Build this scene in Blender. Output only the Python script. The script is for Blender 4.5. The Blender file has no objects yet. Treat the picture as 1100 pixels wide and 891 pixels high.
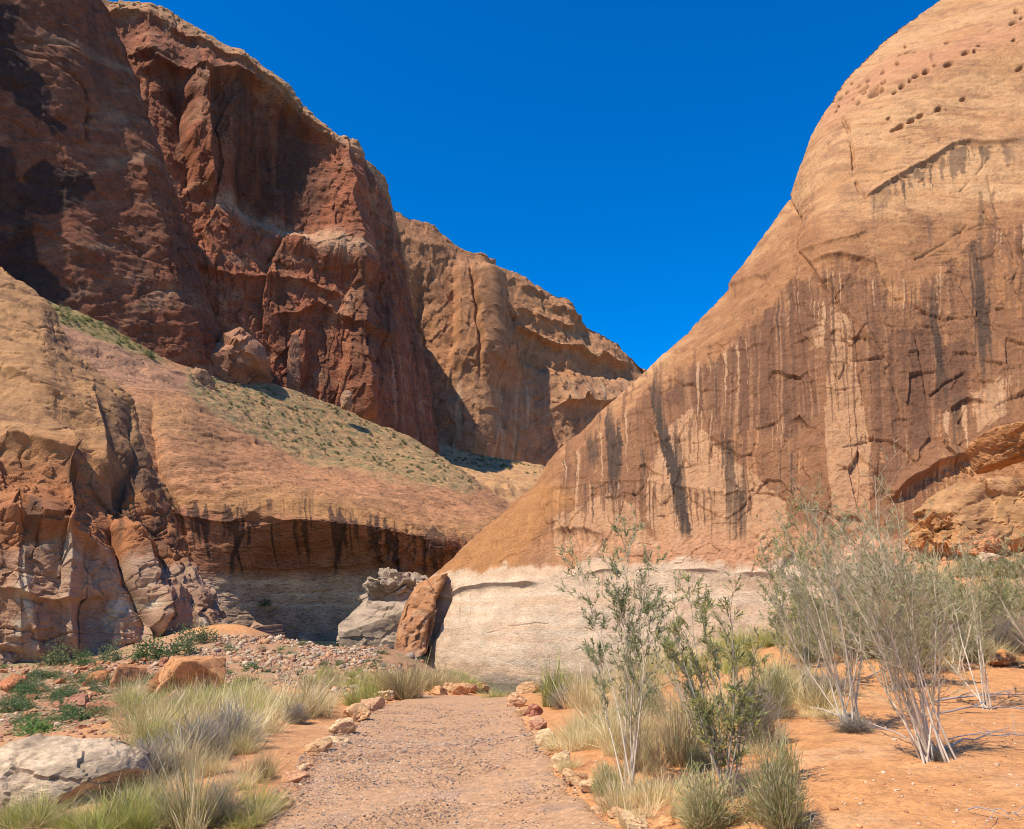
import bpy, math, random
import numpy as np

# ------------------------------------------------------------------ camera, sky, sun, exposure
scene = bpy.context.scene
COL = scene.collection
R = math.radians
F, CX, CY = 847.0, 550.0, 445.5            # focal length and centre in photo pixels (1100 x 891)
PITCH = R(12.9)
EYE = np.array([0.0, 0.0, 1.65])
cam_data = bpy.data.cameras.new('camera')
cam_data.sensor_width = 36.0
cam_data.lens = 36.0 * F / 1100.0
cam_data.clip_start = 0.05
cam_data.clip_end = 20000
cam = bpy.data.objects.new('camera', cam_data)
COL.objects.link(cam)
cam.location = EYE
cam.rotation_euler = (math.pi / 2 + PITCH, 0, 0)
scene.camera = cam

SUN_TO = np.array([-0.42, -0.34, 0.84]); SUN_TO /= np.linalg.norm(SUN_TO)
SUN_EL = math.asin(SUN_TO[2])
SUN_AZ = math.atan2(SUN_TO[0], SUN_TO[1])      # clockwise from +Y
world = bpy.data.worlds.new('World')
scene.world = world
world.use_nodes = True
wn = world.node_tree
for n in list(wn.nodes):
    wn.nodes.remove(n)
sky = wn.nodes.new('ShaderNodeTexSky')
sky.sky_type = 'NISHITA'
sky.sun_disc = False
sky.sun_elevation = SUN_EL
sky.sun_rotation = SUN_AZ
sky.altitude = 1200
sky.air_density = 1.0
sky.dust_density = 0.15
sky.ozone_density = 3.0
hsv = wn.nodes.new('ShaderNodeHueSaturation')
hsv.inputs['Saturation'].default_value = 1.5
hsv.inputs['Hue'].default_value = 0.508
hsv.inputs['Value'].default_value = 1.27
bg = wn.nodes.new('ShaderNodeBackground')
bg.inputs['Strength'].default_value = 0.135
wo = wn.nodes.new('ShaderNodeOutputWorld')
wn.links.new(sky.outputs[0], hsv.inputs['Color'])
wn.links.new(hsv.outputs[0], bg.inputs['Color'])
wn.links.new(bg.outputs[0], wo.inputs['Surface'])

sd = bpy.data.lights.new('sun', 'SUN')
sd.energy = 5.0
sd.angle = R(0.53)
sd.color = (1.0, 0.92, 0.78)
sun = bpy.data.objects.new('sun', sd)
COL.objects.link(sun)
import mathutils
sun.rotation_euler = mathutils.Vector(-SUN_TO).to_track_quat('-Z', 'Y').to_euler()
sun.location = (-40, -20, 60)

scene.view_settings.view_transform = 'Standard'
scene.view_settings.look = 'None'
scene.view_settings.exposure = 0.30
scene.view_settings.gamma = 1.0
scene.cycles.filter_width = 0.95
scene.cycles.max_bounces = 6
scene.cycles.diffuse_bounces = 4

# ------------------------------------------------------------------ geometry helpers
rng = np.random.default_rng(7)
random.seed(7)
CP, SP = math.cos(PITCH), math.sin(PITCH)

def at(px, py, Y):
    """World point on the sight line of photo pixel (px, py) at distance Y ahead."""
    px = np.asarray(px, float); py = np.asarray(py, float); Y = np.asarray(Y, float)
    xc = (px - CX) / F; yc = (CY - py) / F
    dy = CP - yc * SP; dz = SP + yc * CP
    t = Y / dy
    return np.stack(np.broadcast_arrays(EYE[0] + xc * t, EYE[1] + Y, EYE[2] + dz * t), -1)

def project(P):
    d = P - EYE
    w = np.maximum(d[..., 1] * CP + d[..., 2] * SP, 0.1)
    v = -d[..., 1] * SP + d[..., 2] * CP
    return CX + F * d[..., 0] / w, CY - F * v / w, w

def sstep(a, b, x):
    t = np.clip((x - a) / (b - a), 0, 1)
    return t * t * (3 - 2 * t)

def hash3(ix, iy, iz, seed):
    h = (ix.astype(np.uint32) * np.uint32(374761393) + iy.astype(np.uint32) * np.uint32(668265263)
         + iz.astype(np.uint32) * np.uint32(2147483647) + np.uint32((seed * 974634777 + 12345) & 0xFFFFFFFF))
    h = (h ^ (h >> np.uint32(13))) * np.uint32(1274126177)
    h = (h ^ (h >> np.uint32(16))) * np.uint32(2246822519)
    return h ^ (h >> np.uint32(15))

_G = rng.normal(size=(64, 3)).astype(np.float32)
_G /= np.linalg.norm(_G, axis=1)[:, None]

def perlin(x, y, z, seed=0):
    x = np.asarray(x, np.float32); y = np.asarray(y, np.float32); z = np.asarray(z, np.float32)
    x, y, z = np.broadcast_arrays(x, y, z)
    x0 = np.floor(x); y0 = np.floor(y); z0 = np.floor(z)
    fx = x - x0; fy = y - y0; fz = z - z0
    ix = x0.astype(np.int64); iy = y0.astype(np.int64); iz = z0.astype(np.int64)
    u = fx * fx * fx * (fx * (fx * 6 - 15) + 10)
    v = fy * fy * fy * (fy * (fy * 6 - 15) + 10)
    w = fz * fz * fz * (fz * (fz * 6 - 15) + 10)
    out = 0
    for a in (0, 1):
        wa = u if a else 1 - u
        for b in (0, 1):
            wb = v if b else 1 - v
            for c in (0, 1):
                wc = w if c else 1 - w
                g = _G[hash3(ix + a, iy + b, iz + c, seed) & np.uint32(63)]
                out = out + wa * wb * wc * (g[..., 0] * (fx - a) + g[..., 1] * (fy - b) + g[..., 2] * (fz - c))
    return out * 1.6

def fbm(P, scale, octaves=4, seed=0, stretch=(1, 1, 1), gain=0.5, ridged=False):
    x = P[..., 0] / (scale * stretch[0]); y = P[..., 1] / (scale * stretch[1]); z = P[..., 2] / (scale * stretch[2])
    amp, tot, out = 1.0, 0.0, 0.0
    for o in range(octaves):
        n = perlin(x, y, z, seed * 17 + o)
        if ridged:
            n = 1 - 2 * np.abs(n)
        out = out + amp * n; tot += amp
        amp *= gain; x = x * 2.03 + 3.1; y = y * 2.03 + 1.7; z = z * 2.03 + 5.3
    return out / tot

def cells(P, scale, seed=0, stretch=(1, 1, 1)):
    """Cell noise: the value of the nearest cell and the gap between nearest and second nearest."""
    q = [P[..., i] / (scale * stretch[i]) for i in range(3)]
    b = [np.floor(c).astype(np.int64) for c in q]
    d1 = np.full(q[0].shape, 9.0); d2 = d1.copy(); val = np.zeros(q[0].shape)
    for dx in (-1, 0, 1):
        for dy in (-1, 0, 1):
            for dz in (-1, 0, 1):
                h = hash3(b[0] + dx, b[1] + dy, b[2] + dz, seed)
                fx = (h & np.uint32(1023)) / 1023.0; fy = ((h >> np.uint32(10)) & np.uint32(1023)) / 1023.0
                fz = ((h >> np.uint32(20)) & np.uint32(1023)) / 1023.0
                d = np.sqrt((b[0] + dx + fx - q[0]) ** 2 + (b[1] + dy + fy - q[1]) ** 2 + (b[2] + dz + fz - q[2]) ** 2)
                near = d < d1
                d2 = np.where(near, d1, np.minimum(d2, d))
                hv = (hash3(b[0] + dx, b[1] + dy, b[2] + dz, seed + 91) & np.uint32(1023)) / 1023.0
                val = np.where(near, hv, val); d1 = np.where(near, d, d1)
    return val, d2 - d1

def facets(P, scale, seed=0, stretch=(1, 1, 1), step=0.6):
    """Blocky broken rock: every cell is a flat face at its own height and tilt (about -1 to 1)."""
    q = [P[..., i] / (scale * stretch[i]) for i in range(3)]
    b = [np.floor(c).astype(np.int64) for c in q]
    d1 = np.full(q[0].shape, 9.0); out = np.zeros(q[0].shape)
    for dx in (-1, 0, 1):
        for dy in (-1, 0, 1):
            for dz in (-1, 0, 1):
                h = hash3(b[0] + dx, b[1] + dy, b[2] + dz, seed); k = hash3(b[0] + dx, b[1] + dy, b[2] + dz, seed + 77)
                f = [((h >> np.uint32(s_)) & np.uint32(1023)) / 1023.0 for s_ in (0, 10, 20)]
                o = [q[0] - (b[0] + dx + f[0]), q[1] - (b[1] + dy + f[1]), q[2] - (b[2] + dz + f[2])]
                d = o[0] ** 2 + o[1] ** 2 + o[2] ** 2
                t = [((k >> np.uint32(s_)) & np.uint32(255)) / 127.5 - 1 for s_ in (0, 8, 16)]
                v = step * (((k >> np.uint32(24)) & np.uint32(255)) / 127.5 - 1) + t[0] * o[0] + t[1] * o[1] + t[2] * o[2]
                near = d < d1
                out = np.where(near, v, out); d1 = np.where(near, d, d1)
    return out

def catmull(a, n, axis=0):
    """Resample control points along an axis at n even steps of the index with a Catmull-Rom curve."""
    a = np.moveaxis(np.asarray(a, float), axis, 0)
    m = len(a)
    t = np.linspace(0, m - 1, n) if np.isscalar(n) else np.asarray(n)
    i = np.clip(np.floor(t).astype(int), 0, m - 2); f = (t - i).reshape((-1,) + (1,) * (a.ndim - 1))
    p0 = a[np.maximum(i - 1, 0)]; p1 = a[i]; p2 = a[i + 1]; p3 = a[np.minimum(i + 2, m - 1)]
    m1 = (p2 - p0) * 0.4; m2 = (p3 - p1) * 0.4
    r = ((2 * f ** 3 - 3 * f ** 2 + 1) * p1 + (f ** 3 - 2 * f ** 2 + f) * m1
         + (-2 * f ** 3 + 3 * f ** 2) * p2 + (f ** 3 - f ** 2) * m2)
    return np.moveaxis(r, 0, axis)

def even_index(pts, n):
    d = np.linalg.norm(np.diff(np.asarray(pts, float)[:, :2], axis=0), axis=1) + 2
    s = np.concatenate([[0], np.cumsum(d)])
    return np.interp(np.linspace(0, s[-1], n), s, np.arange(len(pts)))

def grid_normals(P):
    du = np.gradient(P, axis=1); dv = np.gradient(P, axis=0)
    n = np.cross(du, dv)
    n /= np.linalg.norm(n, axis=-1, keepdims=True) + 1e-9
    return n

def link(name, mesh, mat, parent=None):
    o = bpy.data.objects.new(name, mesh)
    COL.objects.link(o)
    if mat is not None and not mesh.materials:
        mesh.materials.append(mat)
    if parent is not None:
        o.parent = parent
    return o

def tag(o, label=None, cat=None, group=None, kind=None):
    if label: o['label'] = label
    if cat: o['category'] = cat
    if group: o['group'] = group
    if kind: o['kind'] = kind
    return o

def np_mesh(name, verts, faces, colors=None, smooth=True):
    """faces: an (n, k) index array, or a list of such arrays."""
    if not isinstance(faces, list):
        faces = [faces]
    me = bpy.data.meshes.new(name)
    verts = np.ascontiguousarray(verts, np.float32)
    me.vertices.add(len(verts))
    me.vertices.foreach_set('co', verts.ravel())
    loops = np.concatenate([f.ravel() for f in faces]).astype(np.int32)
    sizes = np.concatenate([np.full(len(f), f.shape[1]) for f in faces]).astype(np.int32)
    starts = np.concatenate([[0], np.cumsum(sizes)[:-1]]).astype(np.int32)
    me.loops.add(len(loops)); me.loops.foreach_set('vertex_index', loops)
    me.polygons.add(len(sizes))
    me.polygons.foreach_set('loop_start', starts); me.polygons.foreach_set('loop_total', sizes)
    if smooth:
        me.polygons.foreach_set('use_smooth', np.ones(len(sizes), bool))
    me.update(calc_edges=True)
    if colors is not None:
        ca = me.color_attributes.new('Col', 'FLOAT_COLOR', 'POINT')
        c4 = np.ones((len(verts), 4), np.float32); c4[:, :3] = np.clip(colors, 0.003, 0.9)
        ca.data.foreach_set('color', c4.ravel())
    return me

def grid_faces(nv, nu):
    i = np.arange(nv * nu).reshape(nv, nu)
    return np.stack([i[:-1, :-1], i[1:, :-1], i[1:, 1:], i[:-1, 1:]], -1).reshape(-1, 4)

def grid_mesh(name, P, C=None):
    nv, nu = P.shape[:2]
    return np_mesh(name, P.reshape(-1, 3), grid_faces(nv, nu), None if C is None else C.reshape(-1, 3))

def mix(a, b, t):
    t = np.asarray(t)[..., None]
    return a * (1 - t) + np.asarray(b) * t

# ------------------------------------------------------------------ materials
def mat_base(name):
    m = bpy.data.materials.new(name); m.use_nodes = True
    nt = m.node_tree; nt.nodes.clear()
    out = nt.nodes.new('ShaderNodeOutputMaterial')
    b = nt.nodes.new('ShaderNodeBsdfPrincipled')
    nt.links.new(b.outputs[0], out.inputs['Surface'])
    return m, nt, b, out

def rock_material(name, fine, bump, rough=0.9, contrast=0.35, spec=0.25, dash=0.0, lumps=0.0):
    """Colour attribute times grain noise at the given size (metres), with matching bump."""
    m, nt, b, out = mat_base(name)
    N = nt.nodes.new; L = nt.links.new
    col = N('ShaderNodeVertexColor'); col.layer_name = 'Col'
    tc = N('ShaderNodeNewGeometry')
    n1 = N('ShaderNodeTexNoise'); n1.inputs['Scale'].default_value = 1 / fine; n1.inputs['Detail'].default_value = 6
    n1.inputs['Roughness'].default_value = 0.65
    n2 = N('ShaderNodeTexNoise'); n2.inputs['Scale'].default_value = 0.18 / fine; n2.inputs['Detail'].default_value = 4
    mp = N('ShaderNodeMapping'); mp.inputs['Scale'].default_value = (1, 1, 2.2)
    L(tc.outputs['Position'], mp.inputs['Vector'])
    L(mp.outputs[0], n1.inputs['Vector']); L(tc.outputs['Position'], n2.inputs['Vector'])
    r1 = N('ShaderNodeMapRange'); r1.inputs['From Min'].default_value = 0.3; r1.inputs['From Max'].default_value = 0.7
    r1.inputs['To Min'].default_value = 1 - contrast; r1.inputs['To Max'].default_value = 1 + contrast
    L(n1.outputs[0], r1.inputs[0])
    r2 = N('ShaderNodeMapRange'); r2.inputs['From Min'].default_value = 0.3; r2.inputs['From Max'].default_value = 0.7
    r2.inputs['To Min'].default_value = 1 - contrast * 0.5; r2.inputs['To Max'].default_value = 1 + contrast * 0.5
    L(n2.outputs[0], r2.inputs[0])
    mu = N('ShaderNodeMath'); mu.operation = 'MULTIPLY'; L(r1.outputs[0], mu.inputs[0]); L(r2.outputs[0], mu.inputs[1])
    height = n1.outputs[0]
    if dash:                                   # short dark bedding pits and partings
        mp2 = N('ShaderNodeMapping'); mp2.inputs['Scale'].default_value = (1, 1, 4.5); mp2.inputs['Rotation'].default_value = (0.1, 0.12, 0)
        n3 = N('ShaderNodeTexNoise'); n3.inputs['Scale'].default_value = 0.42 / fine; n3.inputs['Detail'].default_value = 5; n3.inputs['Roughness'].default_value = 0.6
        L(tc.outputs['Position'], mp2.inputs['Vector']); L(mp2.outputs[0], n3.inputs['Vector'])
        r3 = N('ShaderNodeMapRange'); r3.inputs['From Min'].default_value = 0.56; r3.inputs['From Max'].default_value = 0.66
        r3.inputs['To Min'].default_value = 1.0; r3.inputs['To Max'].default_value = 1 - dash
        L(n3.outputs[0], r3.inputs[0])
        m3 = N('ShaderNodeMath'); m3.operation = 'MULTIPLY'; L(mu.outputs[0], m3.inputs[0]); L(r3.outputs[0], m3.inputs[1]); mu = m3
        ad = N('ShaderNodeMath'); ad.operation = 'MULTIPLY_ADD'; L(r3.outputs[0], ad.inputs[0]); ad.inputs[1].default_value = 1.6; L(n1.outputs[0], ad.inputs[2]); height = ad.outputs[0]
    if lumps:
        n4 = N('ShaderNodeTexNoise'); n4.inputs['Scale'].default_value = 0.16 / fine; n4.inputs['Detail'].default_value = 3
        L(tc.outputs['Position'], n4.inputs['Vector'])
        ad = N('ShaderNodeMath'); ad.operation = 'MULTIPLY_ADD'; L(n4.outputs[0], ad.inputs[0]); ad.inputs[1].default_value = lumps; L(height, ad.inputs[2]); height = ad.outputs[0]
    vm = N('ShaderNodeVectorMath'); vm.operation = 'SCALE'
    L(col.outputs['Color'], vm.inputs[0]); L(mu.outputs[0], vm.inputs['Scale'])
    L(vm.outputs[0], b.inputs['Base Color'])
    bp = N('ShaderNodeBump'); bp.inputs['Strength'].default_value = bump; bp.inputs['Distance'].default_value = fine * 0.5
    L(height, bp.inputs['Height'])
    L(bp.outputs[0], b.inputs['Normal'])
    b.inputs['Roughness'].default_value = rough
    b.inputs['Specular IOR Level'].default_value = spec
    return m

def plant_material(name, trans=0.25, rough=0.7, vary=0.25):
    """Colour attribute, varied per object, partly translucent."""
    m, nt, b, out = mat_base(name)
    N = nt.nodes.new; L = nt.links.new
    col = N('ShaderNodeVertexColor'); col.layer_name = 'Col'
    oi = N('ShaderNodeObjectInfo')
    r = N('ShaderNodeMapRange'); r.inputs['To Min'].default_value = 1 - vary; r.inputs['To Max'].default_value = 1 + vary
    L(oi.outputs['Random'], r.inputs[0])
    vm = N('ShaderNodeVectorMath'); vm.operation = 'SCALE'
    L(col.outputs['Color'], vm.inputs[0]); L(r.outputs[0], vm.inputs['Scale'])
    L(vm.outputs[0], b.inputs['Base Color'])
    b.inputs['Roughness'].default_value = rough
    b.inputs['Specular IOR Level'].default_value = 0.2
    if trans > 0:
        tr = N('ShaderNodeBsdfTranslucent'); L(vm.outputs[0], tr.inputs['Color'])
        mx = N('ShaderNodeMixShader'); mx.inputs[0].default_value = trans
        L(b.outputs[0], mx.inputs[1]); L(tr.outputs[0], mx.inputs[2]); L(mx.outputs[0], out.inputs['Surface'])
    return m

M_CLIFF_FAR = rock_material('far sandstone', 1.1, 0.7, contrast=0.38, dash=0.22)
M_CLIFF = rock_material('red sandstone', 0.6, 0.7, contrast=0.38, dash=0.38)
M_DOME = rock_material('buff sandstone', 0.30, 0.6, contrast=0.26, dash=0.10)
M_ROCK = rock_material('loose sandstone', 0.10, 0.9, contrast=0.45)
M_ROCK_SMALL = rock_material('edging sandstone', 0.04, 0.9, contrast=0.4)
M_SAND = rock_material('red sand', 0.06, 0.9, contrast=0.26, rough=0.95, lumps=4.0)
M_PATH = rock_material('gravel path', 0.018, 0.9, contrast=0.45, rough=0.95)
M_GRAVEL = rock_material('pebbles', 0.02, 0.2, contrast=0.15)
M_GRASS = plant_material('dry grass', 0.3, vary=0.12)
M_LEAF = plant_material('leaves', 0.38, 0.55, vary=0.12)
M_STEM = plant_material('stems', 0.0, 0.75, vary=0.08)

# ------------------------------------------------------------------ ground height
_gp = []
def gp(px, py, Y): _gp.append(at(px, py, Y))
def gw(x, y, z): _gp.append(np.array([x, y, z], float))
for p in [(0, -12, .5), (0, 0, 0), (-.6, 8, -.48), (-1, 15, -.9), (-1.2, 22, -1.32), (-1.6, 30, -1.85), (-2, 37, -2.9), (-3, 46, -4.6),
          (0, 60, -7), (0, 75, -9.2), (-10, 90, -9.6), (-20, 104, -9.8), (-45, 125, -9), (20, 90, -10), (-15, 120, -10.5), (10, 110, -10.5),
          (-15, 10, -1.0), (-25, 20, -3.2), (-32, 32, -4.2), (-52, 52, -4.3), (-75, 85, -3.5), (-80, 120, 0), (-90, 40, -3), (-60, 10, -1), (-40, -10, .2),
          (40, -10, .7), (50, 10, 2.5), (60, 40, 5.5), (60, 80, 9), (25, 70, -2), (35, 60, 2.5), (12, 60, -5.5), (9, 42, -2.6), (6, 34, -1.9), (90, 60, 12)]:
    gw(*p)
for p in [(100, 850, 9.5), (0, 872, 8.8), (290, 800, 13), (150, 792, 16), (250, 762, 22), (350, 742, 30), (430, 728, 36), (100, 770, 40), (0, 800, 29), (50, 740, 55),
          (200, 745, 50), (100, 704, 84), (0, 712, 80), (240, 682, 92), (300, 712, 65), (335, 694, 78), (285, 684, 84), (248, 672, 89), (420, 702, 80), (450, 712, 72), (500, 735, 58),
          (700, 772, 13), (650, 842, 9), (640, 752, 20), (600, 742, 28), (985, 814, 8.5), (1100, 852, 7), (830, 702, 19), (912, 784, 10.5), (1055, 766, 12.2), (1090, 702, 17),
          (1085, 642, 26), (1000, 645, 26), (1090, 602, 38), (1000, 602, 41), (800, 694, 24), (740, 712, 24), (870, 690, 27), (800, 880, 7)]:
    gp(*p)
_gp = np.array(_gp)
def _tps_k(r2):
    return 0.5 * r2 * np.log(r2 + 1e-9)
def _warp(x, y):                       # even out the spacing with distance
    yy = np.maximum(y + 22, 4)
    s = np.log(yy) * 12
    return x / yy * 12, s
_wx, _wy = _warp(_gp[:, 0], _gp[:, 1])
_n = len(_gp)
_A = np.zeros((_n + 3, _n + 3))
_A[:_n, :_n] = _tps_k((_wx[:, None] - _wx) ** 2 + (_wy[:, None] - _wy) ** 2) + np.eye(_n) * 0.02
_A[:_n, _n] = 1; _A[:_n, _n + 1] = _wx; _A[:_n, _n + 2] = _wy; _A[_n:, :_n] = _A[:_n, _n:].T
_w = np.linalg.solve(_A, np.concatenate([_gp[:, 2], [0, 0, 0]]))
PL_PX = [(285, 892), (331, 830), (372, 788), (412, 757), (446, 748)]
PR_PX = [(662, 892), (616, 845), (582, 803), (562, 772), (545, 748)]
def ground_smooth(x, y):
    x = np.asarray(x, float); y = np.asarray(y, float)
    xx = np.clip(x, -95, 95); yy = np.clip(y, -14, 128)
    wx, wy = _warp(xx, yy)
    out = _w[_n] + _w[_n + 1] * wx + _w[_n + 2] * wy
    for k in range(_n):
        out = out + _w[k] * _tps_k((wx - _wx[k]) ** 2 + (wy - _wy[k]) ** 2)
    far = sstep(95, 260, np.hypot(x, y))
    return out * (1 - far) - 12 * far

def ground_hit_smooth(px, py, lo=3.0, hi=120.0):
    Y = np.geomspace(lo, hi, 900)
    P = at(px, py, Y)
    d = P[:, 2] - ground_smooth(P[:, 0], P[:, 1])
    k = np.nonzero(d < 0)[0]
    k = k[0] if len(k) else len(Y) - 1
    if k == 0: return P[0]
    f = d[k - 1] / (d[k - 1] - d[k] + 1e-9)
    return P[k - 1] + (P[k] - P[k - 1]) * min(max(f, 0), 1)

PL = np.array([ground_hit_smooth(*p) for p in PL_PX]); PR = np.array([ground_hit_smooth(*p) for p in PR_PX])
PL = np.vstack([[PL[0, 0] + 0.5, -5, 0], [PL[0, 0] + 0.25, 3, 0], PL]); PR = np.vstack([[PR[0, 0] - 0.3, -5, 0], [PR[0, 0] - 0.1, 3, 0], PR])
# the path bends away to the left at its end
PL = np.vstack([PL, [PL[-1, 0] - 2.2, PL[-1, 1] + 1.0, 0]]); PR = np.vstack([PR, [PR[-1, 0] - 2.5, PR[-1, 1] + 3.0, 0]])
def path_depth(x, y):
    """1 well inside the path, 0 outside."""
    l = np.interp(y, PL[:7, 1], PL[:7, 0]); r = np.interp(y, PR[:7, 1], PR[:7, 0])
    e = np.minimum(x - l, r - x)
    return sstep(-0.25, 0.25, e) * sstep(PR[6, 1] + 4, PR[6, 1] + 1, y)

def ground(x, y):
    x = np.asarray(x, float); y = np.asarray(y, float)
    z = ground_smooth(x, y)
    P = np.stack([x, y, np.zeros_like(x)], -1)
    pd = path_depth(x, y)
    rough = (1 - 0.9 * pd)
    d = np.maximum(y, 4)
    far = sstep(20, 60, d)
    z = z + rough * (0.10 * fbm(P, 2.4, 3, 5) + 0.035 * fbm(P, 0.5, 3, 6) + far * 0.7 * fbm(P, 9, 4, 8))
    return z - 0.05 * pd

def ghit(px, py, lo=3.0, hi=125.0):
    Y = np.geomspace(lo, hi, 1200)
    P = at(px, py, Y)
    d = P[:, 2] - ground(P[:, 0], P[:, 1])
    k = np.nonzero(d < 0)[0]
    k = k[0] if len(k) else len(Y) - 1
    q = P[k].copy(); q[2] = ground(q[0], q[1])
    return q

def mpp(P):
    """Metres per photo pixel at a world point."""
    return project(np.asarray(P, float))[2] / F

# ------------------------------------------------------------------ ground sheet, path, lake
def build_ground():
    ys = np.concatenate([np.linspace(-60, 2.5, 40), np.geomspace(3.0, 130, 620), np.geomspace(135, 4000, 40)])
    s = np.linspace(-1, 1, 760); s = np.sign(s) * (0.62 * np.abs(s) + 0.38 * np.abs(s) ** 3)
    W = 9 + 1.05 * np.maximum(ys, 0)
    X = s[None, :] * W[:, None]; Y = np.repeat(ys[:, None], len(s), 1)
    Z = ground(X, Y)
    P = np.stack([X, Y, Z], -1)
    # keep the sheet clear below the path sheet at the path's end
    C = np.empty(P.shape)
    C[:] = (0.56, 0.255, 0.095)
    n = fbm(P, 1.6, 4, 11); n2 = fbm(P, 0.35, 3, 12)
    C = mix(C, (0.60, 0.315, 0.14), sstep(0.0, 0.5, n))
    C = mix(C, (0.40, 0.165, 0.07), sstep(0.1, 0.55, n2) * 0.7)
    basin = sstep(-1.6, -3.0, Z) * sstep(24, 34, Y)
    nb = fbm(P, 3.2, 4, 13)
    C = mix(C, (0.36, 0.19, 0.105), basin * 0.8)
    C = mix(C, (0.21, 0.20, 0.085), basin * sstep(-0.05, 0.3, nb) * 0.75)
    C = mix(C, (0.40, 0.27, 0.17), basin * sstep(0.0, 0.35, fbm(P, 1.1, 3, 14)) * 0.6)
    left = sstep(-1.5, -4.0, X) * sstep(26, 16, Y)
    C = mix(C, (0.44, 0.24, 0.12), left * 0.5)
    me = grid_mesh('ground', P, C)
    o = link('ground', me, M_SAND); tag(o, kind='structure')

def build_path():
    n, m = 420, 70
    tl = even_index(PL, n); L_ = catmull(PL, tl); R_ = catmull(PR, tl)
    w = np.linspace(-0.04, 1.04, m)
    XY = L_[:, None, :] * (1 - w)[None, :, None] + R_[:, None, :] * w[None, :, None]
    X, Y = XY[..., 0], XY[..., 1]
    P0 = np.stack([X, Y, X * 0], -1)
    e = fbm(P0, 0.8, 3, 21) * 0.22
    side = (w[None, :] - 0.5)
    X = X + e * np.abs(side * 2) ** 3 * np.sign(side)
    Z = ground_smooth(X, Y) + 0.02 * fbm(P0, 1.0, 3, 22) + 0.016
    edge = np.minimum(w, 1 - w)[None, :]
    Z = Z - 0.085 * sstep(0.05, -0.04, edge)
    P = np.stack([X, Y, Z], -1)
    C = np.empty(P.shape); C[:] = (0.47, 0.265, 0.135)
    C = mix(C, (0.47, 0.25, 0.125), sstep(0.0, 0.5, fbm(P, 1.3, 4, 23)) * 0.8)
    C = mix(C, (0.36, 0.23, 0.16), sstep(0.05, 0.5, fbm(P, 0.5, 3, 24)) * 0.6)
    me = grid_mesh('path', P, C)
    tag(link('path', me, M_PATH), kind='structure')

def build_lake():
    m, nt, b, out = mat_base('lake water')
    b.inputs['Base Color'].default_value = (0.05, 0.06, 0.04, 1); b.inputs['Roughness'].default_value = 0.08
    nz = nt.nodes.new('ShaderNodeTexNoise'); nz.inputs['Scale'].default_value = 1.2
    bp = nt.nodes.new('ShaderNodeBump'); bp.inputs['Strength'].default_value = 0.12
    nt.links.new(nz.outputs[0], bp.inputs['Height']); nt.links.new(bp.outputs[0], b.inputs['Normal'])
    v = np.array([[-200, 60, -8], [120, 60, -8], [120, 320, -8], [-200, 320, -8]], float)
    tag(link('lake', np_mesh('lake', v, np.array([[0, 1, 2, 3]])), m), kind='structure')

# ------------------------------------------------------------------ cliffs
def loft(cols, rows, g):
    """cols: (sx, sy, sY, bx, by, bY) skyline point and foot of each column; g(v) shapes the face between them."""
    cols = np.array(cols, float)
    v = np.linspace(0, 1, rows)
    gv = g(v)
    net = np.empty((rows, len(cols), 3))
    net[..., 0] = cols[None, :, 0] * (1 - v)[:, None] + cols[None, :, 3] * v[:, None]
    net[..., 1] = cols[None, :, 1] * (1 - v)[:, None] + cols[None, :, 4] * v[:, None]
    net[..., 2] = cols[None, :, 5] + (cols[None, :, 2] - cols[None, :, 5]) * gv[:, None]
    return net

def dense(net, nu, nv, back=None, right=None, left=None, dens_v=None):
    """Control net of (px, py, Y) -> dense world grid, with a back slope behind the skyline and returns at the sides."""
    net = np.asarray(net, float)
    tu = even_index(net[0] * 0.6 + net[-1] * 0.4, nu)
    g = catmull(net, nv, 0); g = catmull(g, tu, 1)
    P = at(g[..., 0], g[..., 1], g[..., 2])
    pv = np.repeat(np.linspace(0, 1, nv)[:, None], nu, 1)
    if back is not None:
        ext = []
        for k in back['steps'][::-1]:
            top = P[0]
            d = top - EYE; d = d / np.linalg.norm(d[:, :2], axis=1)[:, None]; d[:, 2] = 0
            ext.append(top + d * k + np.array([back.get('dx', 0) * k, 0, -back['drop'] * k ** back.get('pow', 1.3)]))
        P = np.concatenate([np.array(ext), P], 0)
        pv = np.concatenate([np.full((len(ext), nu), -0.01), pv], 0)
    if right is not None:
        ext = np.stack([P[:, -1] + np.array(right['dir']) * k for k in right['steps']], 1)
        P = np.concatenate([P, ext], 1); pv = np.concatenate([pv, np.repeat(pv[:, -1:], ext.shape[1], 1)], 1)
    if left is not None:
        ext = np.stack([P[:, 0] + np.array(left['dir']) * k for k in left['steps'][::-1]], 1)
        P = np.concatenate([ext, P], 1); pv = np.concatenate([np.repeat(pv[:, :1], ext.shape[1], 1), pv], 1)
    return P, pv

def out_normals(P):
    n = grid_normals(P)
    d = EYE - P
    if (n * d).sum(-1).mean() < 0:
        n = -n
    return n

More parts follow.
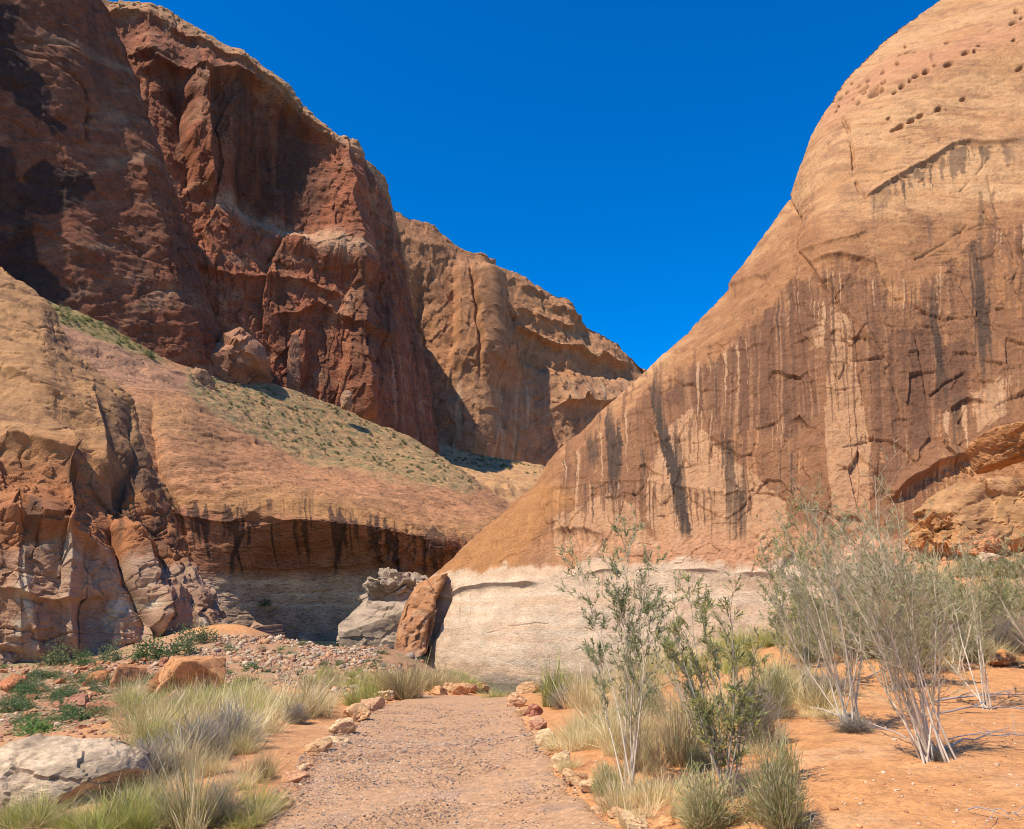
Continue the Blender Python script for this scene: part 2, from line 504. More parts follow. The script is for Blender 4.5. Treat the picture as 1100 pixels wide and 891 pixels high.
class Face:
    """Displacement and colour of one rock face, worked out at its vertices."""
    def __init__(self, P, pv):
        self.P = P; self.pv = pv
        self.N = out_normals(P)
        self.px, self.py, self.w = project(P)
        self.D = np.zeros(P.shape[:2]); self.tone = 1.0
        a = P[-1]; d = np.concatenate([[0], np.cumsum(np.linalg.norm(np.diff(a[:, :2], axis=0), axis=1))])
        self.s = np.repeat(d[None, :], P.shape[0], 0) + 0.35 * fbm(P, 9, 2, 73) + 0.10 * fbm(P, 1.5, 2, 74)
        self.jx = self.px + fbm(P, 14, 3, 71) * 9
        self.jy = self.py + fbm(P, 14, 3, 72) * 9
    def ledge(self, pts, h, up, down, fade=14, jitter=1.0):
        """The rock above the line stands h metres proud and dies away upward; it drops back fast below the line."""
        x, y = zip(*pts)
        jx = self.px + (self.jx - self.px) * jitter; jy = self.py + (self.jy - self.py) * jitter
        s = jy - np.interp(jx, x, y)
        f = np.where(s < 0, np.exp(np.minimum(s, 0) / up), np.exp(-np.maximum(s, 0) / down))
        f = f * sstep(x[0] - fade, x[0] + fade, jx) * sstep(x[-1] + fade, x[-1] - fade, jx)
        self.D += h * f
        return self
    def wall(self, pts, h, left, right, fade=14, jitter=1.0):
        """The same for an upright line (points ordered downwards): rock left of it stands proud (h > 0)."""
        x, y = zip(*pts)
        jx = self.px + (self.jx - self.px) * jitter; jy = self.py + (self.jy - self.py) * jitter
        s = jx - np.interp(jy, y, x)
        f = np.where(s < 0, np.exp(np.minimum(s, 0) / left), np.exp(-np.maximum(s, 0) / right))
        f = f * sstep(y[0] - fade, y[0] + fade, jy) * sstep(y[-1] + fade, y[-1] - fade, jy)
        self.D += h * f
        return self
    def creases(self, scale, depth, seed, sharp=14, stretch=(1, 1, 1), mask=1.0):
        """A net of thin broken cracks."""
        n = np.abs(fbm(self.P, scale, 3, seed, stretch=stretch))
        gate = sstep(-0.1, 0.25, fbm(self.P, scale * 1.7, 2, seed + 1))
        c = np.exp(-n * sharp) * gate * mask
        self.D -= depth * c
        return c
    def dist(self, pts, jitter=0.5):
        jx = self.px + (self.jx - self.px) * jitter; jy = self.py + (self.jy - self.py) * jitter
        d = np.full(jx.shape, 1e9)
        for (x0, y0), (x1, y1) in zip(pts[:-1], pts[1:]):
            vx, vy = x1 - x0, y1 - y0
            t = np.clip(((jx - x0) * vx + (jy - y0) * vy) / (vx * vx + vy * vy + 1e-9), 0, 1)
            d = np.minimum(d, np.hypot(jx - x0 - t * vx, jy - y0 - t * vy))
        return d
    def crack(self, pts, depth, w=1.6, jitter=0.9):
        d = self.dist(pts, jitter) + 1.1 * np.abs(fbm(self.P, 1.6, 2, 75))
        self.D -= 0.62 * depth * np.exp(-(d / w) ** 2) * sstep(-0.35, 0.0, fbm(self.P, 4, 2, 76))
        return self
    def bump(self, x, y, rx, ry, h, ang=0.0, p=2.0):
        c, s = math.cos(R(ang)), math.sin(R(ang))
        dx = self.jx - x; dy = self.jy - y
        a = (dx * c + dy * s) / rx; b = (-dx * s + dy * c) / ry
        self.D += h * np.exp(-(np.abs(a) ** p + np.abs(b) ** p))
        return self
    def poly(self, pts, soft=6, warp=1.0):
        """Soft mask of a region of the face, its edge roughened by noise."""
        jx = self.px + (self.jx - self.px) * warp; jy = self.py + (self.jy - self.py) * warp
        inside = np.zeros(jx.shape, bool)
        q = list(pts) + [pts[0]]
        for (x0, y0), (x1, y1) in zip(q[:-1], q[1:]):
            c = ((y0 > jy) != (y1 > jy)) & (jx < (x1 - x0) * (jy - y0) / (y1 - y0 + 1e-9) + x0)
            inside ^= c
        d = self.dist(q, warp)
        return sstep(-soft, soft, np.where(inside, d, -d))
    def hang(self, pts, length, width, dens, seed, jitter=1.0, fade=10, ragged=0.12):
        """Stains that start at a ledge line and run down the face: 0..1. Length in photo pixels, width in metres."""
        x, y = zip(*pts)
        box = (self.px > x[0] - fade - 14) & (self.px < x[-1] + fade + 14) & (self.py > min(y) - 16) & (self.py < max(y) + length * 1.8 + 16)
        out = np.zeros(self.px.shape)
        px, py, s, P = self.px[box], self.py[box], self.s[box], self.P[box]
        jx = px + (self.jx[box] - px) * jitter; jy = py + (self.jy[box] - py) * jitter
        O = 0 * s
        n = 0.62 * perlin(s / width, O, O, seed) + 0.38 * perlin(s / (width * 0.37), O, O, seed + 1) + 0.15 * perlin(s / (width * 0.3), P[..., 2] / (width * 14), O, seed + 2)
        ln = length * np.clip(0.55 + 0.9 * perlin(s / (width * 0.8), O, O, seed + 3) + 0.5 * perlin(s / (width * 0.25), O, O, seed + 4), 0.08, 1.6)
        start = length * ragged * np.abs(perlin(s / (width * 0.6), O, O, seed + 6))
        t = (jy - np.interp(jx, x, y) - start) / ln
        g = fbm(P, 0.9, 3, seed + 5) * 0.16
        m = sstep(0.0, 0.10, n + g + (dens - 0.5) - 0.35 * np.clip(t, 0, 1.3) ** 2)
        m = m * sstep(-0.42, 0.02, perlin(s / (width * 7), O, O, seed + 8) + 0.4 * perlin(s / (width * 2.5), O, O, seed + 9))
        out[box] = m * sstep(-0.01, 0.02, t) * sstep(1.15, 0.85, t) * sstep(x[0] - fade, x[0] + fade, jx) * sstep(x[-1] + fade, x[-1] - fade, jx)
        return out
    def finish(self, name, mat, C):
        P = self.P + self.N * self.D[..., None]
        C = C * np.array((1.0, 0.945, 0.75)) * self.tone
        return grid_mesh(name, P, C)

def streaks(s, z, width, length, seed, lo=0.05, hi=0.45):
    """Long hanging stains: narrow across the face, long down it."""
    n = perlin(s / width, z / length, 0 * s, seed) + 0.5 * perlin(s / (width * 0.45), z / (length * 0.7), 0 * s + 3, seed + 5)
    return sstep(lo, hi, n)

RING = 4.6                             # old high-water mark of the lake

def cliff_object(name, me, mat, label, cat='cliff'):
    return tag(link(name, me, mat), label, cat, kind='structure')

def build_dome():
    sil = [(447, 629, 108), (470, 612, 109), (500, 586, 110), (530, 563, 112), (560, 535, 114), (583, 517, 116), (610, 478, 120), (650, 440, 124), (700, 399, 128),
           (745, 352, 132), (790, 300, 136), (825, 255, 139), (853, 211, 142), (862, 178, 145), (880, 130, 149), (900, 95, 153), (922, 70, 157), (960, 35, 162), (1010, 2, 168), (1090, -50, 176), (1200, -120, 186), (1330, -180, 190)]
    bx = [452, 470, 500, 530, 560, 583, 612, 652, 702, 746, 792, 828, 858, 876, 900, 925, 950, 990, 1040, 1110, 1210, 1330]
    bY = [103, 100, 97, 94, 92, 91, 90, 89, 88, 87, 86, 85.5, 85, 84.5, 84, 83.5, 83, 82, 81, 79, 76, 72]
    cols = []
    for (sx, sy, sY), x, Y in zip(sil, bx, bY):
        base = CY + F * math.tan(PITCH + math.atan(9.9 / Y))
        cols.append((sx, sy, sY, x, base, Y))
    def g(v):
        c = 1 - np.sqrt(np.maximum(1 - (1 - v) ** 2, 0))
        return 0.80 * c + 0.20 * (1 - v) ** 1.3
    net = loft(cols, 12, g)
    P, pv = dense(net, 1120, 940, back=dict(steps=[1, 3, 7, 14, 26, 45, 80, 140], drop=0.03, pow=1.7), left=dict(dir=(0.25, 1, -0.02), steps=[1, 3, 7, 14, 30, 60]))
    f = Face(P, pv)
    px, py = f.px, f.py
    z = P[..., 2]
    # large undulation, bedding, grain
    f.D += 1.6 * fbm(P, 26, 3, 31) + 0.55 * fbm(P, 8, 4, 32) + 0.16 * fbm(P, 2.2, 4, 33, stretch=(1, 1, 0.6)) + 0.10 * fbm(P, 0.8, 2, 30, ridged=True) * sstep(RING - 1, RING + 1, z)
    bed = z + 0.28 * P[..., 0] * sstep(10, 70, z) + 2.0 * fbm(P, 14, 2, 34)
    f.D += 0.16 * fbm(np.stack([P[..., 0] * 0.10, P[..., 1] * 0.10, bed * 1.1], -1), 1.3, 5, 35) * (0.25 + 0.75 * sstep(RING, RING + 6, z))
    upper = f.poly([(700, 400), (800, 290), (850, 210), (880, 130), (1010, 0), (1150, -60), (1300, 100), (1100, 300), (960, 330), (860, 290), (760, 370)], 30)
    # broken blocky face in the varnished middle
    mid = f.poly([(600, 520), (700, 410), (860, 280), (960, 320), (1150, 220), (1200, 460), (960, 560), (900, 620), (560, 600)], 20)
    low0 = sstep(RING + 1, RING - 1, z)
    f.D += mid * 0.42 * facets(np.stack([P[..., 0], P[..., 1] * 0.5, z * 0.6], -1) + 0.8 * fbm(P, 4, 2, 36)[..., None], 4.5, 3) + 0.08 * facets(P, 1.4, 4, (1.3, 1.3, 1)) * (0.3 + 0.7 * mid) * (1 - low0)
    f.D += mid * 0.22 * facets(np.stack([P[..., 0], P[..., 1] * .5, z * 0.5], -1) + 0.2 * fbm(P, 2, 2, 29)[..., None], 2.4, 29); f.creases(9, 0.3, 39, 44, (2.0, 2.0, 0.45), (1 - mid) * (1 - low0))
    f.creases(2.5, 0.16, 44, 16, (1.4, 1.4, 0.7), 0.6 * (1 - 0.95 * low0))
    # ledges and cracks seen on the face
    f.ledge([(880, 286), (905, 280), (935, 288)], 0.9, 14, 1.4)
    f.ledge([(860, 275), (900, 262), (930, 252)], 0.5, 12, 1.6)
    f.ledge([(930, 215), (960, 190), (1000, 172), (1040, 152), (1100, 150)], 0.9, 14, 1.6)
    f.ledge([(775, 310), (800, 305), (830, 292), (848, 278)], 0.6, 12, 1.5)
    f.ledge([(955, 532), (980, 515), (1010, 497), (1050, 488), (1075, 470)], 1.5, 16, 1.6, jitter=1.6)
    f.ledge([(1020, 440), (1040, 428), (1060, 430)], 0.7, 10, 1.4)
    f.ledge([(590, 526), (620, 526), (650, 524), (690, 520), (735, 528), (780, 536), (800, 530)], 0.35, 10, 1.5)
    f.ledge([(600, 572), (620, 575), (640, 583)], 0.8, 12, 1.4)
    f.ledge([(585, 548), (598, 540), (606, 548)], 0.5, 18, 2)
    f.ledge([(446, 634), (480, 638), (520, 630), (575, 628)], 0.7, 12, 1.5, jitter=1.3); g0 = f.D.copy(); f.ledge([(560, 628), (600, 627), (680, 625), (760, 618), (860, 612), (960, 600)], 0.45, 8, 1.5, jitter=2.4); f.D = g0 + (f.D - g0) * sstep(-0.15, 0.25, perlin(f.s / 5, 0 * f.s, 0 * f.s, 28))
    f.ledge([(850, 452), (858, 449), (866, 456)], 1.2, 7, 2)
    for c, d, w in [(([(905, 130), (915, 160), (922, 200), (940, 228)]), 1.3, 1.8), (([(852, 215), (854, 240), (858, 262)]), 1.6, 1.8),
                    (([(858, 262), (868, 280), (890, 312), (900, 330)]), 0.9, 1.5), (([(865, 310), (893, 305), (903, 330), (930, 365)]), 0.9, 1.6),
                    (([(893, 390), (915, 388), (950, 385)]), 0.6, 1.3), (([(870, 345), (905, 350)]), 0.6, 1.3), (([(930, 350), (965, 402)]), 0.7, 1.5),
                    (([(955, 330), (985, 360), (1000, 420)]), 0.6, 1.5), (([(905, 480), (940, 468)]), 0.5, 1.4), (([(720, 475), (760, 470), (800, 490)]), 0.6, 1.6),
                    (([(735, 505), (760, 500), (770, 510)]), 0.5, 1.4), (([(785, 485), (800, 492), (808, 488)]), 0.7, 1.5), (([(790, 525), (830, 532), (855, 545)]), 0.5, 1.4),
                    (([(1062, 168), (1050, 185), (1030, 205)]), 0.5, 1.3), (([(985, 195), (1000, 182)]), 0.4, 1.2), (([(1060, 225), (1075, 240)]), 1.0, 2.0), (([(1005, 420), (1035, 400), (1060, 410)]), 0.7, 1.5),
                    (([(523, 680), (540, 676), (556, 681)]), 0.25, 1.0), (([(545, 672), (575, 670), (590, 672)]), 0.2, 0.9), (([(497, 702), (500, 690)]), 0.2, 0.9),
                    (([(620, 700), (640, 697), (655, 699)]), 0.2, 1.0), (([(1060, 190), (1100, 300)]), 0.4, 1.6), (([(930, 365), (955, 395), (970, 440)]), 0.6, 1.3), (([(858, 330), (862, 380), (875, 430)]), 0.45, 1.2),
                    (([(915, 350), (926, 410), (932, 470)]), 0.5, 1.2), (([(975, 330), (990, 350), (1020, 352)]), 0.5, 1.3), (([(1030, 300), (1050, 340), (1090, 352)]), 0.5, 1.3), (([(770, 440), (778, 470), (800, 500)]), 0.4, 1.1),
                    (([(985, 280), (1015, 262), (1040, 240)]), 0.5, 1.4), (([(920, 255), (950, 300), (975, 330)]), 0.5, 1.4), (([(650, 524), (665, 505), (700, 500)]), 0.4, 1.2), (([(880, 420), (925, 415)]), 0.4, 1.0), (([(885, 368), (920, 366)]), 0.4, 1.0)]:
        f.crack(c, d, w)
    # the small weathered pits in rows
    pits = [(918, 108), (924, 107), (930, 103), (937, 102), (944, 96), (950, 90), (963, 71), (966, 62), (976, 60), (982, 58), (899, 113), (903, 119), (912, 96), (921, 96), (925, 98), (932, 94), (945, 97),
            (962, 97), (968, 93), (975, 88), (985, 83), (994, 79), (1008, 74), (1017, 71), (1037, 60), (1046, 57), (1052, 54), (916, 88), (928, 88), (948, 79), (972, 51), (1019, 48), (1089, 22), (1096, 18), (1086, 46),
            (958, 142), (967, 138), (978, 131), (989, 127), (1006, 118), (1035, 106), (953, 127), (900, 105), (908, 103), (1098, 72), (1092, 14)]
    r2 = np.random.default_rng(3)
    pitmask = np.zeros_like(px)
    for x, y in pits:
        big = r2.uniform() ** 2.5; rx = 1.1 + 4.6 * big + r2.uniform(0, 1); ry = 0.8 + 1.4 * big + r2.uniform(0, .4); x += r2.normal(0, 2); y += r2.normal(0, 1.5)
        a = (f.jx * .3 + px * .7 - x) * 0.88 + (py - y) * -0.47; b = (px - x) * 0.47 + (f.jy * .2 + py * .8 - y) * 0.88
        q = np.exp(-((a / rx) ** 2 + (b / ry) ** 2) ** 1.5)
        pitmask = np.maximum(pitmask, q)
    f.D -= 2.2 * pitmask
    # the hollow at the foot behind the leaning slab
    f.wall([(482, 632), (470, 660), (455, 690), (448, 712)], -1.6, 14, 2.5, fade=6, jitter=0.4)
    f.D -= 0.35 * sstep(RING - 0.5, RING - 2.5, z)

    # ---- colour
    s = f.s; S0 = 0 * s
    grain = fbm(P, 0.7, 3, 40)
    f.tone = np.array((0.96, 0.93, 0.98))
    C = np.empty(P.shape); C[:] = (0.50, 0.285, 0.15)
    n1 = fbm(P, 22, 4, 41); n2 = fbm(P, 5, 4, 42); n3 = fbm(np.stack([P[..., 0] * 0.12, P[..., 1] * 0.12, bed], -1), 1.6, 5, 43)
    C = mix(C, (0.43, 0.215, 0.10), sstep(-0.1, 0.3, n1) * 0.6)
    C = mix(C, (0.56, 0.34, 0.19), sstep(0.0, 0.35, n3) * 0.5)
    C = mix(C, (0.33, 0.17, 0.09), sstep(0.1, 0.3, -n3 + 0.25 * n2) * 0.65)
    C = mix(C, (0.30, 0.16, 0.095), sstep(0.12, 0.3, n2 + 0.4 * grain) * 0.55)
    pinkband = np.exp(-((py - np.interp(px, [890, 920, 960, 1020, 1100], [125, 98, 78, 60, 30])) / 14) ** 2)
    C = mix(C, (0.46, 0.215, 0.125), pinkband * 0.6)
    # the whole lower half is a browner orange
    lowline = np.interp(px, [560, 640, 700, 790, 850, 900, 1000, 1100, 1200], [440, 436, 398, 300, 222, 250, 225, 200, 190])
    lowm = sstep(-14, 26, py - lowline + 30 * n1 + 12 * n2)
    C = mix(C, (0.315, 0.15, 0.072), lowm * 0.9)
    C = mix(C, (0.26, 0.125, 0.065), lowm * sstep(0.02, 0.25, n2 + 0.3 * grain) * 0.6)
    C = mix(C, (0.46, 0.25, 0.125), lowm * sstep(0.1, 0.35, fbm(P, 3, 4, 45) + 0.3 * grain) * 0.55)
    low = lowm
    fine = 0.55 * perlin(s / 1.9, z / 30, S0, 52) + 0.45 * perlin(s / 0.75, z / 24, S0, 53) + 0.35 * perlin(s / 0.3, z / 14, S0, 54)
    lobes = fbm(P, 5, 4, 49)
    def region(pts, soft=30):
        return f.poly(pts, soft, 1.3) * 2 - 1
    body = region([(560, 570), (610, 500), (650, 462), (700, 420), (770, 378), (850, 322), (890, 285), (940, 300), (1000, 320), (1060, 240), (1150, 200), (1180, 450), (1075, 480), (1000, 520), (940, 600), (850, 600), (790, 560), (720, 540), (690, 570), (640, 580), (600, 600)], 34)
    core = np.maximum(region([(705, 440), (740, 395), (770, 380), (800, 360), (850, 300), (885, 300), (885, 440), (850, 470), (780, 470), (735, 440)], 16), region([(925, 330), (960, 350), (1000, 340), (1060, 380), (1040, 440), (960, 520), (935, 560), (925, 440)], 26))
    v1 = sstep(-0.02, 0.10, fine * 0.9 + 0.55 * lobes + 0.25 * grain + 0.55 * body - 0.12)
    v3 = sstep(-0.04, 0.10, 0.55 * fine + 0.55 * lobes + 0.25 * grain + 0.75 * core - 0.3)
    C = mix(C, (0.205, 0.098, 0.055), v1 * 0.72)
    bars0 = 0.6 * perlin(s / 0.55, z / 50, S0, 811) + 0.4 * perlin(s / 0.2, z / 30, S0, 812)
    C = mix(C, (0.135, 0.066, 0.041), v3 * (0.62 + 0.5 * sstep(-0.1, 0.15, bars0)) * 0.8)
    C = mix(C, (0.34, 0.18, 0.10), v3 * sstep(0.22, 0.32, -bars0 + 0.3 * grain) * 0.6)
    # clean pale faces where slabs have fallen
    pale = np.maximum.reduce([region([(893, 335), (912, 340), (928, 420), (938, 470), (935, 560), (890, 575), (880, 470), (888, 400)], 9),
                              region([(722, 455), (745, 438), (762, 470), (800, 500), (845, 540), (850, 604), (715, 604), (690, 560), (690, 520)], 12),
                              region([(590, 555), (650, 530), (690, 540), (720, 604), (600, 605)], 14) - 0.2, region([(870, 360), (890, 345), (890, 380), (872, 380)], 8) - 0.2,
                              region([(1040, 420), (1080, 400), (1090, 440), (1050, 470)], 10) - 0.3])
    pl = sstep(-0.02, 0.08, 0.9 * pale - 0.5 * fine + 0.3 * n2 + 0.25 * grain - 0.25)
    C = mix(C, (0.43, 0.245, 0.14), pl * 0.9)
    C = mix(C, (0.36, 0.20, 0.115), pl * sstep(0.05, 0.3, fbm(P, 2.2, 4, 46)) * 0.6)
    # stains hanging from seeps and ledges: brown curtains, pale washes, black streaks
    BR = (0.165, 0.08, 0.047); BK = (0.062, 0.042, 0.033); PA = (0.51, 0.315, 0.19)
    top = [(600, 500), (640, 470), (700, 418), (740, 392), (770, 382), (800, 364), (850, 320), (880, 292), (935, 300), (1000, 300), (1060, 240), (1110, 235)]
    for pts, ln, w, de, sd, c, a in [(top, 150, 1.4, 0.55, 500, BR, .7), (top, 230, 0.6, 0.44, 510, BR, .7), (top, 120, 0.45, 0.36, 520, PA, .75), (top, 200, 0.8, 0.30, 530, BK, .7),
                                     ([(600, 462), (650, 432), (720, 392), (770, 362)], 80, 1.2, 0.42, 535, BR, .75), ([(600, 462), (650, 432), (720, 392)], 70, 0.9, 0.36, 537, BK, .7),
                                     ([(580, 528), (620, 526), (650, 524), (690, 520), (735, 528), (780, 536), (810, 530)], 90, 0.7, 0.56, 540, BR, .85), ([(580, 528), (620, 526), (690, 520), (735, 528), (800, 532)], 85, 0.4, 0.40, 550, BK, .75),
                                     ([(580, 528), (690, 520), (800, 532)], 80, 0.5, 0.40, 560, PA, .7),
                                     ([(690, 470), (740, 450), (800, 440), (860, 450)], 170, 0.7, 0.46, 570, BR, .8), ([(690, 470), (760, 440), (860, 450)], 150, 0.4, 0.36, 580, PA, .75), ([(690, 480), (760, 470), (860, 480)], 130, 0.5, 0.34, 590, BK, .75),
                                     ([(860, 330), (900, 335), (935, 380)], 240, 0.8, 0.46, 600, BR, .85), ([(880, 390), (940, 385)], 160, 0.35, 0.40, 605, BR, .8), ([(870, 322), (900, 330), (930, 365)], 110, 0.4, 0.42, 610, PA, .8),
                                     ([(930, 400), (980, 395), (1040, 430), (1100, 380)], 130, 0.8, 0.42, 620, BK, .5), ([(1010, 442), (1040, 430), (1090, 400)], 60, 0.5, 0.5, 630, PA, .75), ([(955, 535), (1010, 500), (1075, 474)], 70, 0.5, 0.5, 640, PA, .5), ([(955, 535), (1010, 500), (1075, 474)], 90, 0.6, 0.5, 650, BR, .7),
                                     ([(930, 218), (960, 192), (1000, 174), (1040, 154), (1090, 152)], 62, 1.6, 0.62, 660, (0.15, 0.095, 0.065), .75), ([(940, 210), (1000, 174), (1060, 152)], 60, 0.8, 0.40, 670, (0.07, 0.05, 0.04), .7), ([(960, 192), (1000, 174), (1050, 154)], 55, 0.8, 0.36, 680, PA, .7),
                                     ([(860, 232), (900, 222), (940, 236)], 34, 1.2, 0.55, 690, (0.17, 0.10, 0.07), .6), ([(965, 235), (1010, 225), (1030, 240)], 110, 1.6, 0.45, 700, (0.17, 0.10, 0.07), .55), ([(1050, 200), (1100, 190)], 220, 1.3, 0.42, 710, (0.13, 0.075, 0.05), .7),
                                     ([(600, 572), (640, 582), (700, 588)], 40, 0.5, 0.5, 720, BR, .8), ([(470, 622), (500, 600), (560, 560), (590, 548)], 50, 0.7, 0.48, 730, BR, .75), ([(770, 312), (830, 292), (850, 280)], 30, 1.0, 0.45, 740, BR, .7)]:
        C = mix(C, c, a * f.hang(pts, ln, w, de, sd))
    for pts, wd, a in [([(707, 422), (712, 460), (722, 500), (735, 560), (742, 616)], 7.5, 1.0), ([(726, 470), (735, 520), (741, 600)], 4, 0.6), ([(778, 470), (786, 530), (789, 606)], 6, 0.75), ([(796, 520), (799, 600)], 3.5, 0.7),
                       ([(655, 445), (660, 480), (662, 540)], 8, 0.9), ([(636, 470), (641, 510)], 7, 0.7), ([(1050, 290), (1056, 340), (1060, 400)], 9, 0.85), ([(1000, 320), (1008, 370), (1016, 440)], 5, 0.8)]:
        (x0, y0), (x1, y1) = pts[0], pts[-1]
        t = np.clip((py - y0) / (y1 - y0), -1, 2)
        cx = np.interp(py, [p[1] for p in pts], [p[0] for p in pts])
        bars = 0.6 * perlin(s / 0.42, z / 40, S0, 801) + 0.4 * perlin(s / 0.17, z / 25, S0, 802)
        ends = sstep(-0.15, 0.2, t + 0.5 * bars) * sstep(1.12, 0.7, t + 0.6 * bars)
        q = np.exp(-((px - cx) / wd) ** 2) - 0.42 + 0.75 * bars + 0.3 * grain
        C = mix(C, BK, a * sstep(0.0, 0.14, q) * ends * sstep(wd * 2, wd, np.abs(px - cx)))
    # orange lower nose
    nose = f.poly([(445, 632), (500, 585), (585, 515), (620, 540), (590, 560), (560, 600), (520, 628)], 8, 1.2)
    C = mix(C, (0.40, 0.19, 0.07), nose * 0.6)
    # the band the lake bleached, with a ragged stained upper edge
    colz = 1.1 * perlin(s / 5, S0, S0, 66) + 0.7 * perlin(s / 1.4, S0, S0, 67) + 0.35 * perlin(s / 0.4, S0, S0, 65)
    zz = z + 1.7 * fbm(P, 3.5, 5, 75) + 0.25 * grain
    sal = sstep(RING + 4.2, RING + 2.6, zz + 0.8 * colz) * sstep(560, 700, px)
    C = mix(C, (0.47, 0.25, 0.145), sal * 0.85)
    C = mix(C, (0.58, 0.38, 0.26), sal * sstep(0.0, 0.25, n2 + 0.4 * grain) * 0.7)
    ring = sstep(RING + 0.7, RING - 0.4, zz + 0.8 * colz * sstep(-1, 1, z - RING + 2))
    lay = fbm(np.stack([P[..., 0] * 0.05, P[..., 1] * 0.05, z + 0.25 * n2], -1), 0.9, 5, 68)
    C = mix(C, (0.54, 0.405, 0.30), ring)
    C = mix(C, (0.60, 0.48, 0.375), ring * sstep(0.0, 0.3, lay) * 0.8)
    C = mix(C, (0.53, 0.36, 0.245), ring * sstep(0.05, 0.35, -lay + 0.3 * n2) * 0.7)
    C = mix(C, (0.57, 0.40, 0.29), ring * sstep(0.0, 0.3, fbm(P, 4, 4, 69)) * 0.6)
    C = mix(C, (0.38, 0.22, 0.13), ring * f.hang([(470, 640), (520, 632), (640, 626), (760, 618), (860, 612)], 60, 0.6, 0.34, 760) * 0.6)
    C = mix(C, (0.30, 0.24, 0.19), sstep(-7.0, -7.7, zz) * 0.8)
    C = mix(C, (0.17, 0.085, 0.05), pitmask * 0.6)
    cliff_object('slickrock_dome', f.finish('slickrock_dome', M_DOME, C), M_DOME, 'huge buff sandstone dome rising on the right with brown stains and a bleached white foot', 'rock dome')

